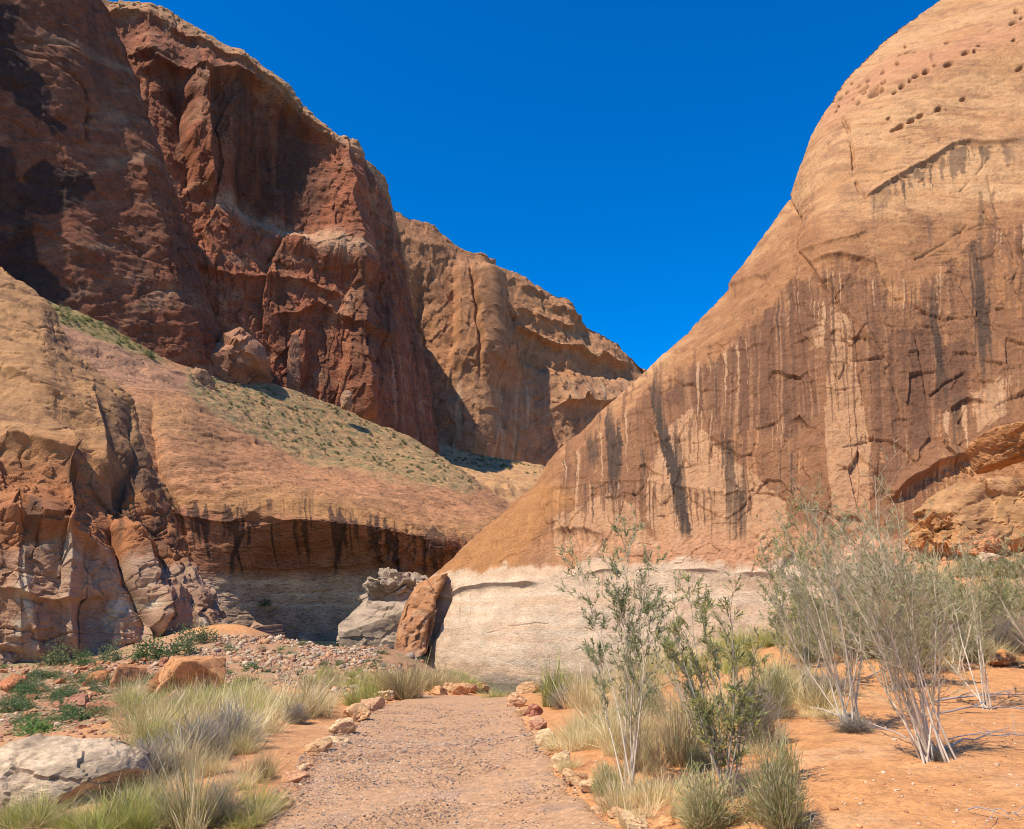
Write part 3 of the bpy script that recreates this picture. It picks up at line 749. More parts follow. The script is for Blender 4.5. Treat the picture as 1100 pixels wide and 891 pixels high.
def build_red_cliff():
    #        skyline                 foot
    cols = [(20, -90, 300, 60, 400, 285), (70, -50, 315, 100, 405, 293), (112, 0, 322, 140, 412, 300), (132, 3, 326, 165, 418, 305), (160, 8, 330, 190, 424, 310), (178, 13, 334, 208, 428, 314), (202, 32, 339, 235, 432, 320),
            (240, 58, 346, 268, 440, 327), (266, 70, 352, 292, 446, 333), (300, 97, 359, 322, 454, 340), (330, 125, 365, 350, 462, 346), (352, 148, 370, 370, 468, 350), (382, 152, 376, 398, 478, 354),
            (386, 166, 384, 412, 482, 362), (404, 180, 392, 430, 486, 374), (413, 194, 402, 446, 490, 388), (417, 216, 410, 458, 494, 400), (426, 238, 416, 468, 494, 410), (434, 280, 422, 474, 494, 418)]
    def g(v): return 0.35 * (1 - np.sqrt(np.maximum(1 - (1 - v) ** 2, 0))) + 0.65 * (1 - v)
    net = loft(cols, 10, g)
    P, pv = dense(net, 640, 680, back=dict(steps=[1, 3, 7, 14, 26, 45, 80, 140], drop=0.04, pow=1.4), right=dict(dir=(-0.12, 1, 0), steps=[1, 3, 7, 14, 30, 60, 120]))
    f = Face(P, pv)
    px, py = f.px, f.py; z = P[..., 2]
    f.D += 4.5 * fbm(P, 60, 3, 101, stretch=(1, 1, 1.5)) + 2.0 * fbm(P, 22, 4, 102, stretch=(1, 1, 2.6)) + 0.6 * fbm(P, 6, 4, 103, stretch=(1, 1, 3.0)) + 0.2 * fbm(P, 2.4, 2, 99, ridged=True)
    f.creases(16, 1.6, 98, 30, (1, 1, 4.0))
    broken = np.maximum(f.poly([(200, 90), (270, 100), (300, 230), (390, 290), (420, 220), (440, 300), (400, 460), (230, 440), (190, 250)], 22, 1.2), 0.25)
    f.D += broken * 2.2 * facets(np.stack([P[..., 0], P[..., 1] * 0.8, z * 0.40], -1) + 2 * fbm(P, 16, 3, 104)[..., None], 17, 5)
    f.D += (0.2 + broken) * 0.9 * facets(np.stack([P[..., 0], P[..., 1], z * 0.5], -1) + 1.2 * fbm(P, 6, 2, 105)[..., None], 6, 6) + 0.5 * facets(np.stack([P[..., 0], P[..., 1], z * 0.6], -1), 2.8, 7)
    bed = z + 0.25 * P[..., 0] + 3 * fbm(P, 30, 2, 106)
    f.D += 0.5 * fbm(np.stack([P[..., 0] * 0.1, P[..., 1] * 0.1, bed], -1), 4, 4, 107)
    # the great roof of the upper alcove and the pale slope below it
    f.ledge([(150, 62), (200, 90), (250, 88), (300, 112), (340, 150), (360, 165)], 9, 34, 6)
    f.ledge([(255, 200), (290, 222), (320, 240), (345, 246)], -10, 40, 26)
    f.ledge([(120, 16), (160, 24), (200, 48), (250, 75), (300, 108), (345, 150)], 4.0, 9, 3)
    f.bump(210, 135, 12, 55, 9, 4, 3); f.bump(225, 165, 8, 40, 5, 0, 3)
    f.wall([(217, 92), (219, 130), (222, 180), (226, 205)], 8, 16, 2.0, 10, 0.6)
    f.wall([(185, 100), (195, 150), (200, 200)], -6, 12, 3, 12)
    f.bump(330, 265, 60, 18, 8, 22); f.bump(275, 190, 22, 40, -7, 10)
    f.bump(300, 165, 45, 60, -6, 15)
    f.wall([(372, 160), (380, 230), (385, 300), (392, 380), (396, 450)], 9, 30, 8, 20)
    f.wall([(395, 190), (405, 240), (412, 300)], 5, 10, 3, 14)
    f.ledge([(210, 280), (250, 300), (290, 300), (330, 310), (370, 330)], 3.5, 20, 4)
    f.ledge([(300, 340), (340, 330), (380, 352), (420, 360)], 4, 26, 4)
    f.bump(318, 380, 8, 34, 6, 6, 3)
    f.wall([(213, 300), (228, 340), (240, 370), (265, 405)], -6, 12, 3, 12, 0.5)
    s = f.s
    C = np.empty(P.shape); f.tone = 0.97; C[:] = (0.32, 0.112, 0.066)
    n1 = fbm(P, 50, 4, 111); n2 = fbm(P, 12, 4, 112); n3 = fbm(np.stack([P[..., 0] * 0.15, P[..., 1] * 0.15, bed], -1), 5, 4, 113)
    C = mix(C, (0.29, 0.115, 0.068), sstep(-0.1, 0.4, n1) * 0.7)
    C = mix(C, (0.45, 0.255, 0.17), sstep(0.1, 0.5, n2) * 0.6)
    C = mix(C, (0.42, 0.23, 0.15), sstep(0.05, 0.5, n3) * 0.5)
    st = streaks(s, z, 7, 90, 114, 0.0, 0.5)
    C = mix(C, (0.14, 0.065, 0.045), st * 0.6)
    C = mix(C, (0.10, 0.05, 0.04), f.poly([(225, 80), (300, 115), (345, 160), (352, 200), (335, 243), (290, 220), (250, 190), (235, 120)], 10, 1.2) * (0.45 + 0.4 * streaks(s, z, 5, 60, 115, -0.2, 0.4)))  # shade under the alcove roof painted into the colour, broken by streaks
    C = mix(C, (0.50, 0.31, 0.22), f.poly([(250, 200), (300, 228), (350, 250), (390, 270), (370, 290), (320, 262), (270, 240), (225, 220)], 8, 1.0) * 0.75)
    C = mix(C, (0.44, 0.25, 0.145), sstep(22, 6, py - np.interp(px, [112, 160, 202, 266, 330, 352, 382, 413, 434], [0, 8, 32, 70, 125, 148, 152, 194, 280])) * 0.8)
    C = mix(C, (0.15, 0.062, 0.042), f.poly([(385, 240), (420, 250), (455, 340), (470, 465), (440, 470), (400, 455), (385, 350)], 12, 1.2) * (0.25 + 0.4 * st))  # right end turned from the sun: its shade darkened into the colour, with streaks
    C = mix(C, (0.42, 0.235, 0.165), f.poly([(400, 380), (440, 380), (460, 450), (420, 455)], 12) * streaks(s, z, 3.5, 60, 116, 0.1, 0.5) * 0.6)
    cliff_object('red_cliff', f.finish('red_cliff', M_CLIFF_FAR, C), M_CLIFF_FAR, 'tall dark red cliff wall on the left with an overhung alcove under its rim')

def build_dark_cliff():
    cols = [(-330, -60, 170, -330, 500, 165), (-200, -160, 190, -200, 480, 180), (-80, -190, 215, -80, 420, 205), (20, -160, 240, 20, 400, 228), (70, -90, 252, 90, 400, 240), (100, -30, 262, 140, 405, 250), (112, 0, 266, 165, 407, 255), (135, 50, 270, 185, 410, 259), (152, 95, 274, 205, 412, 263),
            (168, 150, 278, 222, 416, 268), (185, 205, 282, 238, 420, 273), (200, 255, 286, 250, 422, 278), (216, 300, 290, 258, 424, 282), (228, 340, 293, 264, 426, 286), (242, 375, 295, 270, 428, 290)]
    def g(v): return 0.4 * (1 - np.sqrt(np.maximum(1 - (1 - v) ** 2, 0))) + 0.6 * (1 - v)
    net = loft(cols, 10, g)
    P, pv = dense(net, 420, 460, back=dict(steps=[1, 3, 6, 12, 22, 40, 80], drop=0.02, pow=1.3), right=dict(dir=(-0.25, 1, 0), steps=[1, 3, 7, 14, 30, 60]))
    f = Face(P, pv); px, py = f.px, f.py; z = P[..., 2]
    f.D += 3.5 * fbm(P, 50, 3, 121) + 1.5 * fbm(P, 18, 4, 122, stretch=(1, 1, 1.5)) + 0.35 * fbm(P, 4, 4, 123) + 0.5 * facets(P + 1.0 * fbm(P, 5, 2, 119)[..., None], 6, 119, (1.2, 1.2, 1)) + 0.25 * facets(P, 2.2, 120)
    f.creases(18, 1.2, 118, 30, (2, 2, 0.8)); f.creases(6, 0.5, 116, 22, (2.0, 2, 0.8))
    bed = z - 0.5 * P[..., 0] * 0.6 + 3 * fbm(P, 30, 2, 126)
    f.D += 0.45 * fbm(np.stack([P[..., 0] * 0.1, P[..., 1] * 0.1, bed], -1), 3, 4, 127)
    f.crack([(78, 82), (92, 100), (98, 125), (94, 148)], 3.5, 2.0)
    f.crack([(160, 205), (175, 240), (180, 290), (200, 340)], 3, 2.0)
    f.wall([(150, 180), (170, 240), (182, 290), (195, 330), (215, 380)], 3.5, 24, 3, 16)
    f.ledge([(0, 260), (40, 240), (80, 262), (110, 280)], 2, 30, 4)
    f.bump(20, 260, 26, 80, -5)
    s = f.s
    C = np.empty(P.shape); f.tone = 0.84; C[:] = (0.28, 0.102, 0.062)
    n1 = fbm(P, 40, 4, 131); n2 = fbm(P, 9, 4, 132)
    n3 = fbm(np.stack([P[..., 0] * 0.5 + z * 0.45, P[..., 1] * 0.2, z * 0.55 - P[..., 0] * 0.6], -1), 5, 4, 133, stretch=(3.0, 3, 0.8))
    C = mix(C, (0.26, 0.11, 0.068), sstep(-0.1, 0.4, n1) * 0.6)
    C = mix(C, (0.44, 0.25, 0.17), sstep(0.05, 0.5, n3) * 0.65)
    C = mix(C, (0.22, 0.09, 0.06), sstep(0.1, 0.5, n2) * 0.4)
    var = np.maximum.reduce([f.poly([(-40, 0), (10, 10), (35, 60), (45, 95), (70, 135), (60, 150), (25, 120), (0, 100), (-40, 90)], 8, 2.6),
                             f.poly([(28, 178), (60, 172), (95, 195), (105, 210), (60, 232), (40, 225), (28, 205)], 6, 2.6), f.poly([(-20, 140), (20, 150), (40, 250), (60, 290), (80, 320), (60, 345), (20, 300), (-20, 280)], 10, 2.6)])
    C = mix(C, (0.055, 0.033, 0.032), sstep(-0.05, 0.12, var * 1.1 - 0.62 + 0.9 * n3 + 0.5 * n2) * 0.85)
    C = mix(C, (0.13, 0.065, 0.05), streaks(s, z, 8, 80, 134, 0.25, 0.6) * 0.5)
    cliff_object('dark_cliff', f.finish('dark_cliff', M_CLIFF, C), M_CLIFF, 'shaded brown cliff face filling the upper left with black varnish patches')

def build_far_cliff():
    cols = [(380, 215, 500, 380, 520, 470), (420, 224, 510, 420, 522, 478), (440, 235, 516, 440, 524, 484), (462, 243, 522, 462, 526, 490), (478, 257, 526, 478, 527, 494), (490, 266, 530, 490, 528, 496), (505, 272, 532, 505, 528, 498), (521, 274, 536, 521, 528, 502), (530, 287, 548, 530, 528, 510),
            (548, 293, 560, 548, 528, 518), (580, 310, 572, 580, 530, 528), (612, 323, 584, 612, 530, 536), (622, 338, 592, 622, 530, 540), (638, 354, 600, 638, 530, 545), (666, 368, 612, 666, 530, 552), (682, 386, 620, 682, 530, 558), (698, 393, 628, 698, 530, 562), (730, 402, 640, 730, 530, 570), (800, 425, 660, 800, 530, 580)]
    def g(v): return 0.5 * (1 - np.sqrt(np.maximum(1 - (1 - v) ** 2, 0))) + 0.5 * (1 - v)
    net = loft(cols, 10, g)
    P, pv = dense(net, 460, 360, back=dict(steps=[2, 6, 14, 28, 50, 100], drop=0.03, pow=1.4), left=dict(dir=(-1, 0.4, 0), steps=[20, 60]))
    f = Face(P, pv); px, py = f.px, f.py; z = P[..., 2]
    f.D += 6 * fbm(P, 90, 3, 141) + 2.5 * fbm(P, 28, 4, 142) + 0.9 * fbm(P, 8, 4, 143, stretch=(1, 1, 1.6))
    f.creases(24, 1.8, 138, 30, (1.0, 1.0, 1.6), sstep(420, 400, py))
    bed = z + 0.15 * P[..., 0] + 4 * fbm(P, 50, 2, 144)
    f.D += 1.8 * fbm(np.stack([P[..., 0] * 0.08, P[..., 1] * 0.08, bed], -1), 9, 4, 145) * sstep(430, 380, py) * sstep(562, 585, px)
    # upper cliff band standing back behind the shelf, the shelf, the streaked wall below it
    f.ledge([(540, 390), (560, 382), (580, 392), (620, 398), (660, 402), (700, 404), (780, 410)], -8, 46, 5, fade=18)
    f.ledge([(545, 352), (600, 366), (640, 378), (680, 392)], 7, 9, 2)
    f.ledge([(540, 325), (580, 340), (620, 352)], 4, 12, 3)
    f.ledge([(530, 292), (580, 318), (630, 345)], 4, 12, 3)
    f.ledge([(600, 436), (625, 428), (660, 432), (700, 440)], 8, 16, 4)
    f.ledge([(440, 260), (470, 268), (500, 290)], 6, 20, 4)
    # buttress fin with flat front, upright left edge and shaded right side
    xl = np.interp(f.jy, [260, 320, 370, 400], [487, 489, 488, 478]); xr = np.interp(f.jy, [265, 315, 345, 375, 400], [521, 529, 534, 544, 558])
    xm = np.interp(f.jy, [270, 320, 360], [503, 507, 512])
    calm = sstep(575, 545, px)
    f.D *= 1 - 0.6 * calm
    low_ = sstep(425, 372, f.jy) * sstep(278, 300, f.jy)
    jx = px * 0.5 + f.jx * 0.5
    f.D += low_ * (9 * sstep(-2, 2, jx - xl) * sstep(2, -2, jx - xr) - 5 * np.exp(-((jx - xm) / 1.8) ** 2) + 4 * sstep(-2, 2, jx - xm) * sstep(2, -2, jx - xr))
    f.bump(495, 450, 60, 60, 8); f.wall([(450, 300), (460, 380), (470, 470)], -10, 10, 14, 20)
    f.D += 1.0 * facets(np.stack([P[..., 0], P[..., 1], z * 0.5], -1) + 1.5 * fbm(P, 8, 2, 137)[..., None], 10, 8) + 0.5 * facets(np.stack([P[..., 0], P[..., 1], z * 0.6], -1), 4, 9)
    s = f.s; f.tone = 0.9
    C = np.empty(P.shape); C[:] = (0.44, 0.215, 0.12)
    n1 = fbm(P, 60, 4, 151); n2 = fbm(P, 15, 4, 152); n3 = fbm(np.stack([P[..., 0] * 0.1, P[..., 1] * 0.1, bed], -1), 6, 4, 153)
    C = mix(C, (0.40, 0.20, 0.11), sstep(-0.1, 0.4, n1) * 0.6)
    C = mix(C, (0.52, 0.32, 0.19), sstep(0.0, 0.5, n3) * 0.5 * sstep(530, 560, px))
    C = mix(C, (0.33, 0.16, 0.095), sstep(0.1, 0.5, n2) * 0.5)
    C = mix(C, (0.30, 0.15, 0.095), streaks(s, z, 5, 70, 159, 0.0, 0.5) * 0.4 * sstep(560, 530, px))
    wall = sstep(395, 425, py) 
    C = mix(C, (0.45, 0.245, 0.155), wall * 0.6)
    C = mix(C, (0.55, 0.37, 0.25), wall * streaks(s, z, 5, 80, 154, 0.25, 0.55) * 0.7)
    C = mix(C, (0.29, 0.14, 0.095), wall * streaks(s, z, 8, 100, 155, 0.1, 0.5) * 0.4)
    C = mix(C, (0.34, 0.165, 0.10), f.poly([(420, 225), (500, 265), (470, 285), (430, 260)], 8) * 0.5)
    cliff_object('far_cliff', f.finish('far_cliff', M_CLIFF_FAR, C), M_CLIFF_FAR, 'distant buff cliff at the end of the canyon with a fin of rock on its face')

BENCH = {}
def build_far_bench():
    r0 = [(420, 462, 440), (455, 474, 450), (478, 478, 455), (510, 488, 460), (545, 494, 465), (580, 500, 470), (620, 512, 475), (680, 530, 480)]
    r1 = [(420, 480, 400), (455, 490, 405), (480, 492, 410), (512, 502, 410), (545, 510, 412), (580, 515, 415), (620, 528, 418), (680, 545, 420)]
    r2 = [(420, 500, 360), (455, 505, 362), (485, 507, 365), (515, 514, 365), (545, 523, 365), (580, 530, 365), (620, 545, 368), (680, 560, 370)]
    r3 = [(420, 520, 310), (455, 524, 310), (485, 526, 312), (515, 535, 312), (545, 543, 314), (580, 552, 314), (620, 565, 316), (680, 580, 318)]
    r4 = [(420, 600, 280), (455, 600, 280), (485, 600, 280), (515, 600, 282), (545, 600, 283), (580, 610, 284), (620, 620, 286), (680, 640, 288)]
    P, pv = dense([r0, r1, r2, r3, r4], 240, 150, back=dict(steps=[20, 60], drop=0.02))
    f = Face(P, pv); z = P[..., 2]
    f.D += 0.5 * facets(P, 5, 15, (1.5, 1.5, .6)) + 2.5 * fbm(P, 40, 3, 161) + 1.1 * fbm(P, 12, 4, 162) + 0.35 * fbm(P, 3, 3, 163)
    f.ledge([(520, 528), (540, 532), (570, 530)], 3, 10, 2)
    C = np.empty(P.shape); C[:] = (0.47, 0.27, 0.15)
    C = mix(C, (0.37, 0.19, 0.10), sstep(0, 0.4, fbm(P, 18, 4, 164)) * 0.7)
    C = mix(C, (0.27, 0.19, 0.10), sstep(0.0, 0.3, fbm(P, 7, 4, 165)) * sstep(512, 498, f.py) * 0.6)
    me = f.finish('far_bench', M_CLIFF, C)
    BENCH['P'] = f.P + f.N * f.D[..., None]; BENCH['px'] = f.px; BENCH['py'] = f.py
    cliff_object('far_bench', me, M_CLIFF, 'sandy rock bench sloping below the far cliff', 'rock slope')

SLOPE = {}
def build_slickrock():
    r0 = [(-20, 285, 220), (40, 318, 232), (75, 332, 240), (115, 350, 248), (160, 374, 258), (200, 392, 268), (240, 402, 282), (285, 410, 296), (330, 424, 306), (375, 442, 316), (420, 460, 322), (465, 484, 318), (500, 508, 300), (545, 540, 270), (600, 560, 250)]
    r1 = [(-20, 310, 205), (40, 330, 215), (75, 348, 222), (115, 368, 228), (155, 390, 236), (200, 406, 248), (235, 420, 260), (280, 434, 270), (325, 452, 278), (370, 470, 284), (415, 488, 284), (465, 504, 278), (505, 520, 268), (548, 546, 248), (600, 566, 230)]
    r2 = [(-20, 350, 188), (35, 372, 192), (70, 392, 196), (108, 406, 200), (150, 416, 206), (200, 424, 214), (240, 445, 220), (285, 470, 224), (325, 486, 228), (370, 500, 230), (415, 508, 230), (465, 520, 226), (510, 534, 220), (552, 552, 212), (600, 572, 205)]
    r3 = [(-20, 430, 172), (35, 440, 174), (70, 446, 176), (108, 450, 178), (150, 456, 180), (200, 468, 184), (240, 490, 187), (285, 506, 190), (325, 516, 192), (370, 524, 193), (415, 530, 193), (465, 540, 191), (515, 552, 188), (560, 566, 184), (600, 584, 182)]
    r4 = [(-20, 520, 165), (35, 522, 166), (70, 524, 166), (110, 526, 167), (155, 530, 168), (205, 538, 168), (245, 548, 168), (288, 552, 167), (328, 553, 166), (372, 556, 165), (417, 562, 165), (466, 572, 166), (520, 580, 168), (562, 590, 170), (600, 600, 172)]
    r5 = [(-20, 545, 165), (35, 547, 166), (70, 549, 166), (110, 552, 167), (158, 560, 168), (210, 578, 168), (246, 590, 168.5), (290, 576, 168), (330, 570, 167.5), (374, 573, 166.5), (420, 582, 166), (468, 596, 166), (522, 604, 168), (564, 612, 170), (600, 620, 172)]
    r6 = [(-20, 575, 166), (35, 577, 167), (70, 579, 168), (110, 582, 168), (160, 590, 169), (216, 612, 169), (252, 618, 171.5), (294, 604, 175), (334, 596, 177), (378, 600, 176), (422, 610, 171), (470, 616, 172), (524, 626, 172), (566, 630, 172), (600, 640, 174)]
    r7 = [(-20, 640, 168), (35, 640, 169), (70, 640, 169), (110, 640, 169), (162, 642, 170), (224, 650, 169.5), (260, 650, 173), (300, 648, 178.5), (340, 646, 181), (380, 647, 180), (424, 650, 173), (472, 655, 174), (526, 660, 174), (566, 665, 174), (600, 670, 176)]
    r8 = [(x, 697, Y) for x, Y in [(-20, 169), (35, 169), (70, 169), (110, 169), (164, 170), (230, 169), (266, 172), (304, 177.5), (342, 180), (382, 179), (426, 173), (474, 174), (528, 174), (568, 174), (600, 176)]]
    P, pv = dense([r0, r1, r2, r3, r4, r5, r6, r7, r8], 640, 560, back=dict(steps=[15, 50], drop=0.01))
    f = Face(P, pv); px, py = f.px, f.py; z = P[..., 2]
    bed = z - 0.06 * P[..., 0] + 1.2 * fbm(P, 24, 2, 171)
    rim = np.interp(px, [150, 205, 245, 290, 330, 417, 466, 520], [532, 545, 555, 556, 557, 566, 576, 584])
    below = sstep(-6, 6, py - rim)
    f.D += (1.8 * fbm(P, 30, 3, 172) + 0.5 * fbm(P, 9, 4, 173)) * (1 - 0.5 * below) + 0.22 * fbm(P, 2.2, 4, 174)
    f.creases(8, 0.6, 178, 30, (2, 2, 0.5)); f.creases(3, 0.3, 176, 18, (2, 2, 0.5)); f.D += 0.16 * facets(P, 2.6, 14, (2.2, 2.2, 0.6))
    f.D += 0.95 * fbm(np.stack([P[..., 0] * 0.08, P[..., 1] * 0.08, bed], -1), 2.4, 5, 175) * sstep(400, 440, py) * (1 - 0.7 * below)
    for pts, h, up, dn in [([(190, 552), (250, 560), (300, 545), (350, 546), (400, 552), (450, 566)], 1.0, 8, 2), ([(180, 520), (240, 532), (300, 530), (380, 536), (450, 548)], 0.8, 8, 2),
                           ([(190, 492), (240, 500), (300, 515), (380, 527), (470, 545)], 0.5, 8, 2), ([(60, 360), (115, 385), (160, 402), (215, 412)], 1.8, 14, 3), ([(240, 607), (300, 612), (360, 606), (410, 606)], 0.7, 10, 2)]:
        f.ledge(pts, h, up, dn)
    for pts, h in [([(250, 470), (330, 497), (420, 516)], .7), ([(150, 440), (200, 455), (260, 480)], .6), ([(200, 508), (260, 518), (330, 524)], .7), ([(300, 536), (360, 540), (430, 552)], .8), ([(220, 545), (280, 552), (330, 551)], .9), ([(350, 512), (420, 522), (490, 536)], .6)]:
        f.ledge(pts, h, 5, 1.4, jitter=2.0)
    f.wall([(163, 440), (175, 500), (190, 545), (200, 600)], -2.2, 14, 4, 16)
    f.D += below * f.poly([(400, 556), (500, 570), (510, 640), (420, 640), (400, 600)], 8) * (1.4 * facets(P + fbm(P, 3, 2, 9)[..., None], 5.0, 9) + 0.6 * facets(P, 2.0, 10))
    s = f.s
    C = np.empty(P.shape); f.tone = 0.90; C[:] = (0.44, 0.215, 0.125)
    n1 = fbm(P, 26, 4, 181); n2 = fbm(P, 7, 4, 182); n3 = fbm(np.stack([P[..., 0] * 0.12, P[..., 1] * 0.12, bed], -1), 2.2, 4, 183)
    C = mix(C, (0.40, 0.215, 0.11), sstep(-0.1, 0.4, n1) * 0.7)
    C = mix(C, (0.27, 0.14, 0.085), sstep(0.0, 0.35, n3) * 0.7)
    C = mix(C, (0.24, 0.125, 0.08), sstep(0.12, 0.3, fbm(np.stack([P[..., 0] * 0.3, P[..., 1] * 0.3, bed], -1), 0.9, 4, 199)) * 0.6 * sstep(420, 470, py))
    C = mix(C, (0.52, 0.29, 0.175), sstep(0.15, 0.5, n2) * 0.45)
    pink = f.poly([(50, 340), (110, 365), (165, 390), (215, 410), (200, 418), (130, 415), (80, 385)], 6, 0.8)
    C = mix(C, (0.42, 0.225, 0.155), pink * 0.85)
    talus = f.poly([(195, 400), (250, 404), (330, 420), (420, 455), (470, 484), (520, 524), (490, 530), (420, 518), (350, 503), (300, 484), (255, 466), (225, 445), (205, 425)], 4, 1.0)
    C = mix(C, (0.40, 0.245, 0.135), talus * 0.85)
    C = mix(C, (0.22, 0.185, 0.10), talus * sstep(-0.1, 0.2, fbm(P, 4, 4, 184)) * 0.85)
    C = mix(C, (0.40, 0.25, 0.15), talus * sstep(0.15, 0.3, fbm(P, 1.6, 3, 166)) * 0.7)
    f.D += talus * 0.8 * np.maximum(fbm(P, 2.5, 3, 185), 0)
    veg = f.poly([(40, 318), (75, 330), (120, 352), (168, 384), (180, 395), (150, 384), (100, 366), (55, 345)], 4, 0.6)
    C = mix(C, (0.30, 0.245, 0.11), veg * 0.75)
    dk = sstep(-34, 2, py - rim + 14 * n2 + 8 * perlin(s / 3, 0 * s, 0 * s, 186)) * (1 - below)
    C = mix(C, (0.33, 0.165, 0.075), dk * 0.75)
    rimpts = [(150, 520), (205, 530), (245, 538), (290, 540), (330, 540), (417, 548), (466, 560), (520, 570)]
    C = mix(C, (0.13, 0.068, 0.043), f.hang(rimpts, 60, 1.6, 0.5, 820, 3.0, ragged=0.7) * (1 - below) * 0.7)
    C = mix(C, (0.50, 0.31, 0.18), f.hang(rimpts, 40, 0.8, 0.28, 830, 3.0, ragged=0.8) * (1 - below) * 0.45)
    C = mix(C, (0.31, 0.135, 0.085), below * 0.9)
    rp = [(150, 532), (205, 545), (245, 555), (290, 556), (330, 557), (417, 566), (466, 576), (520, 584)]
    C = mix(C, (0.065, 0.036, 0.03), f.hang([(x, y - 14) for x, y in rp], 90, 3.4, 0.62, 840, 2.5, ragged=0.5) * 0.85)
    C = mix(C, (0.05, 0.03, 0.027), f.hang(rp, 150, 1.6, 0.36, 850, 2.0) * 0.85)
    for pts, wd in [([(372, 560), (362, 600), (355, 650)], 3.0), ([(262, 570), (250, 600), (246, 650)], 4)]:
        C = mix(C, (0.05, 0.03, 0.027), below * 0.85 * sstep(wd, wd * 0.3, f.dist(pts, 0.5)))
    zz = z + 0.7 * fbm(P, 5, 3, 190)
    ring = sstep(RING + 3.0, RING - 1.0, zz) * below
    C = mix(C, (0.58, 0.41, 0.33), ring * 0.9)
    C = mix(C, (0.70, 0.56, 0.47), ring * sstep(0.0, 0.4, fbm(np.stack([P[..., 0] * 0.06, P[..., 1] * 0.06, z], -1), 1.4, 4, 191)) * 0.7)
    C = mix(C, (0.30, 0.19, 0.14), ring * sstep(-0.6, -1.2, zz - 0) * 0.5)
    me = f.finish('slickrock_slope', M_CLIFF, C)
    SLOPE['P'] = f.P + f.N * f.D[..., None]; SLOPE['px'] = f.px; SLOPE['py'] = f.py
    cliff_object('slickrock_slope', me, M_CLIFF, 'rounded buff slickrock slope above a dark alcove at the water', 'rock slope')

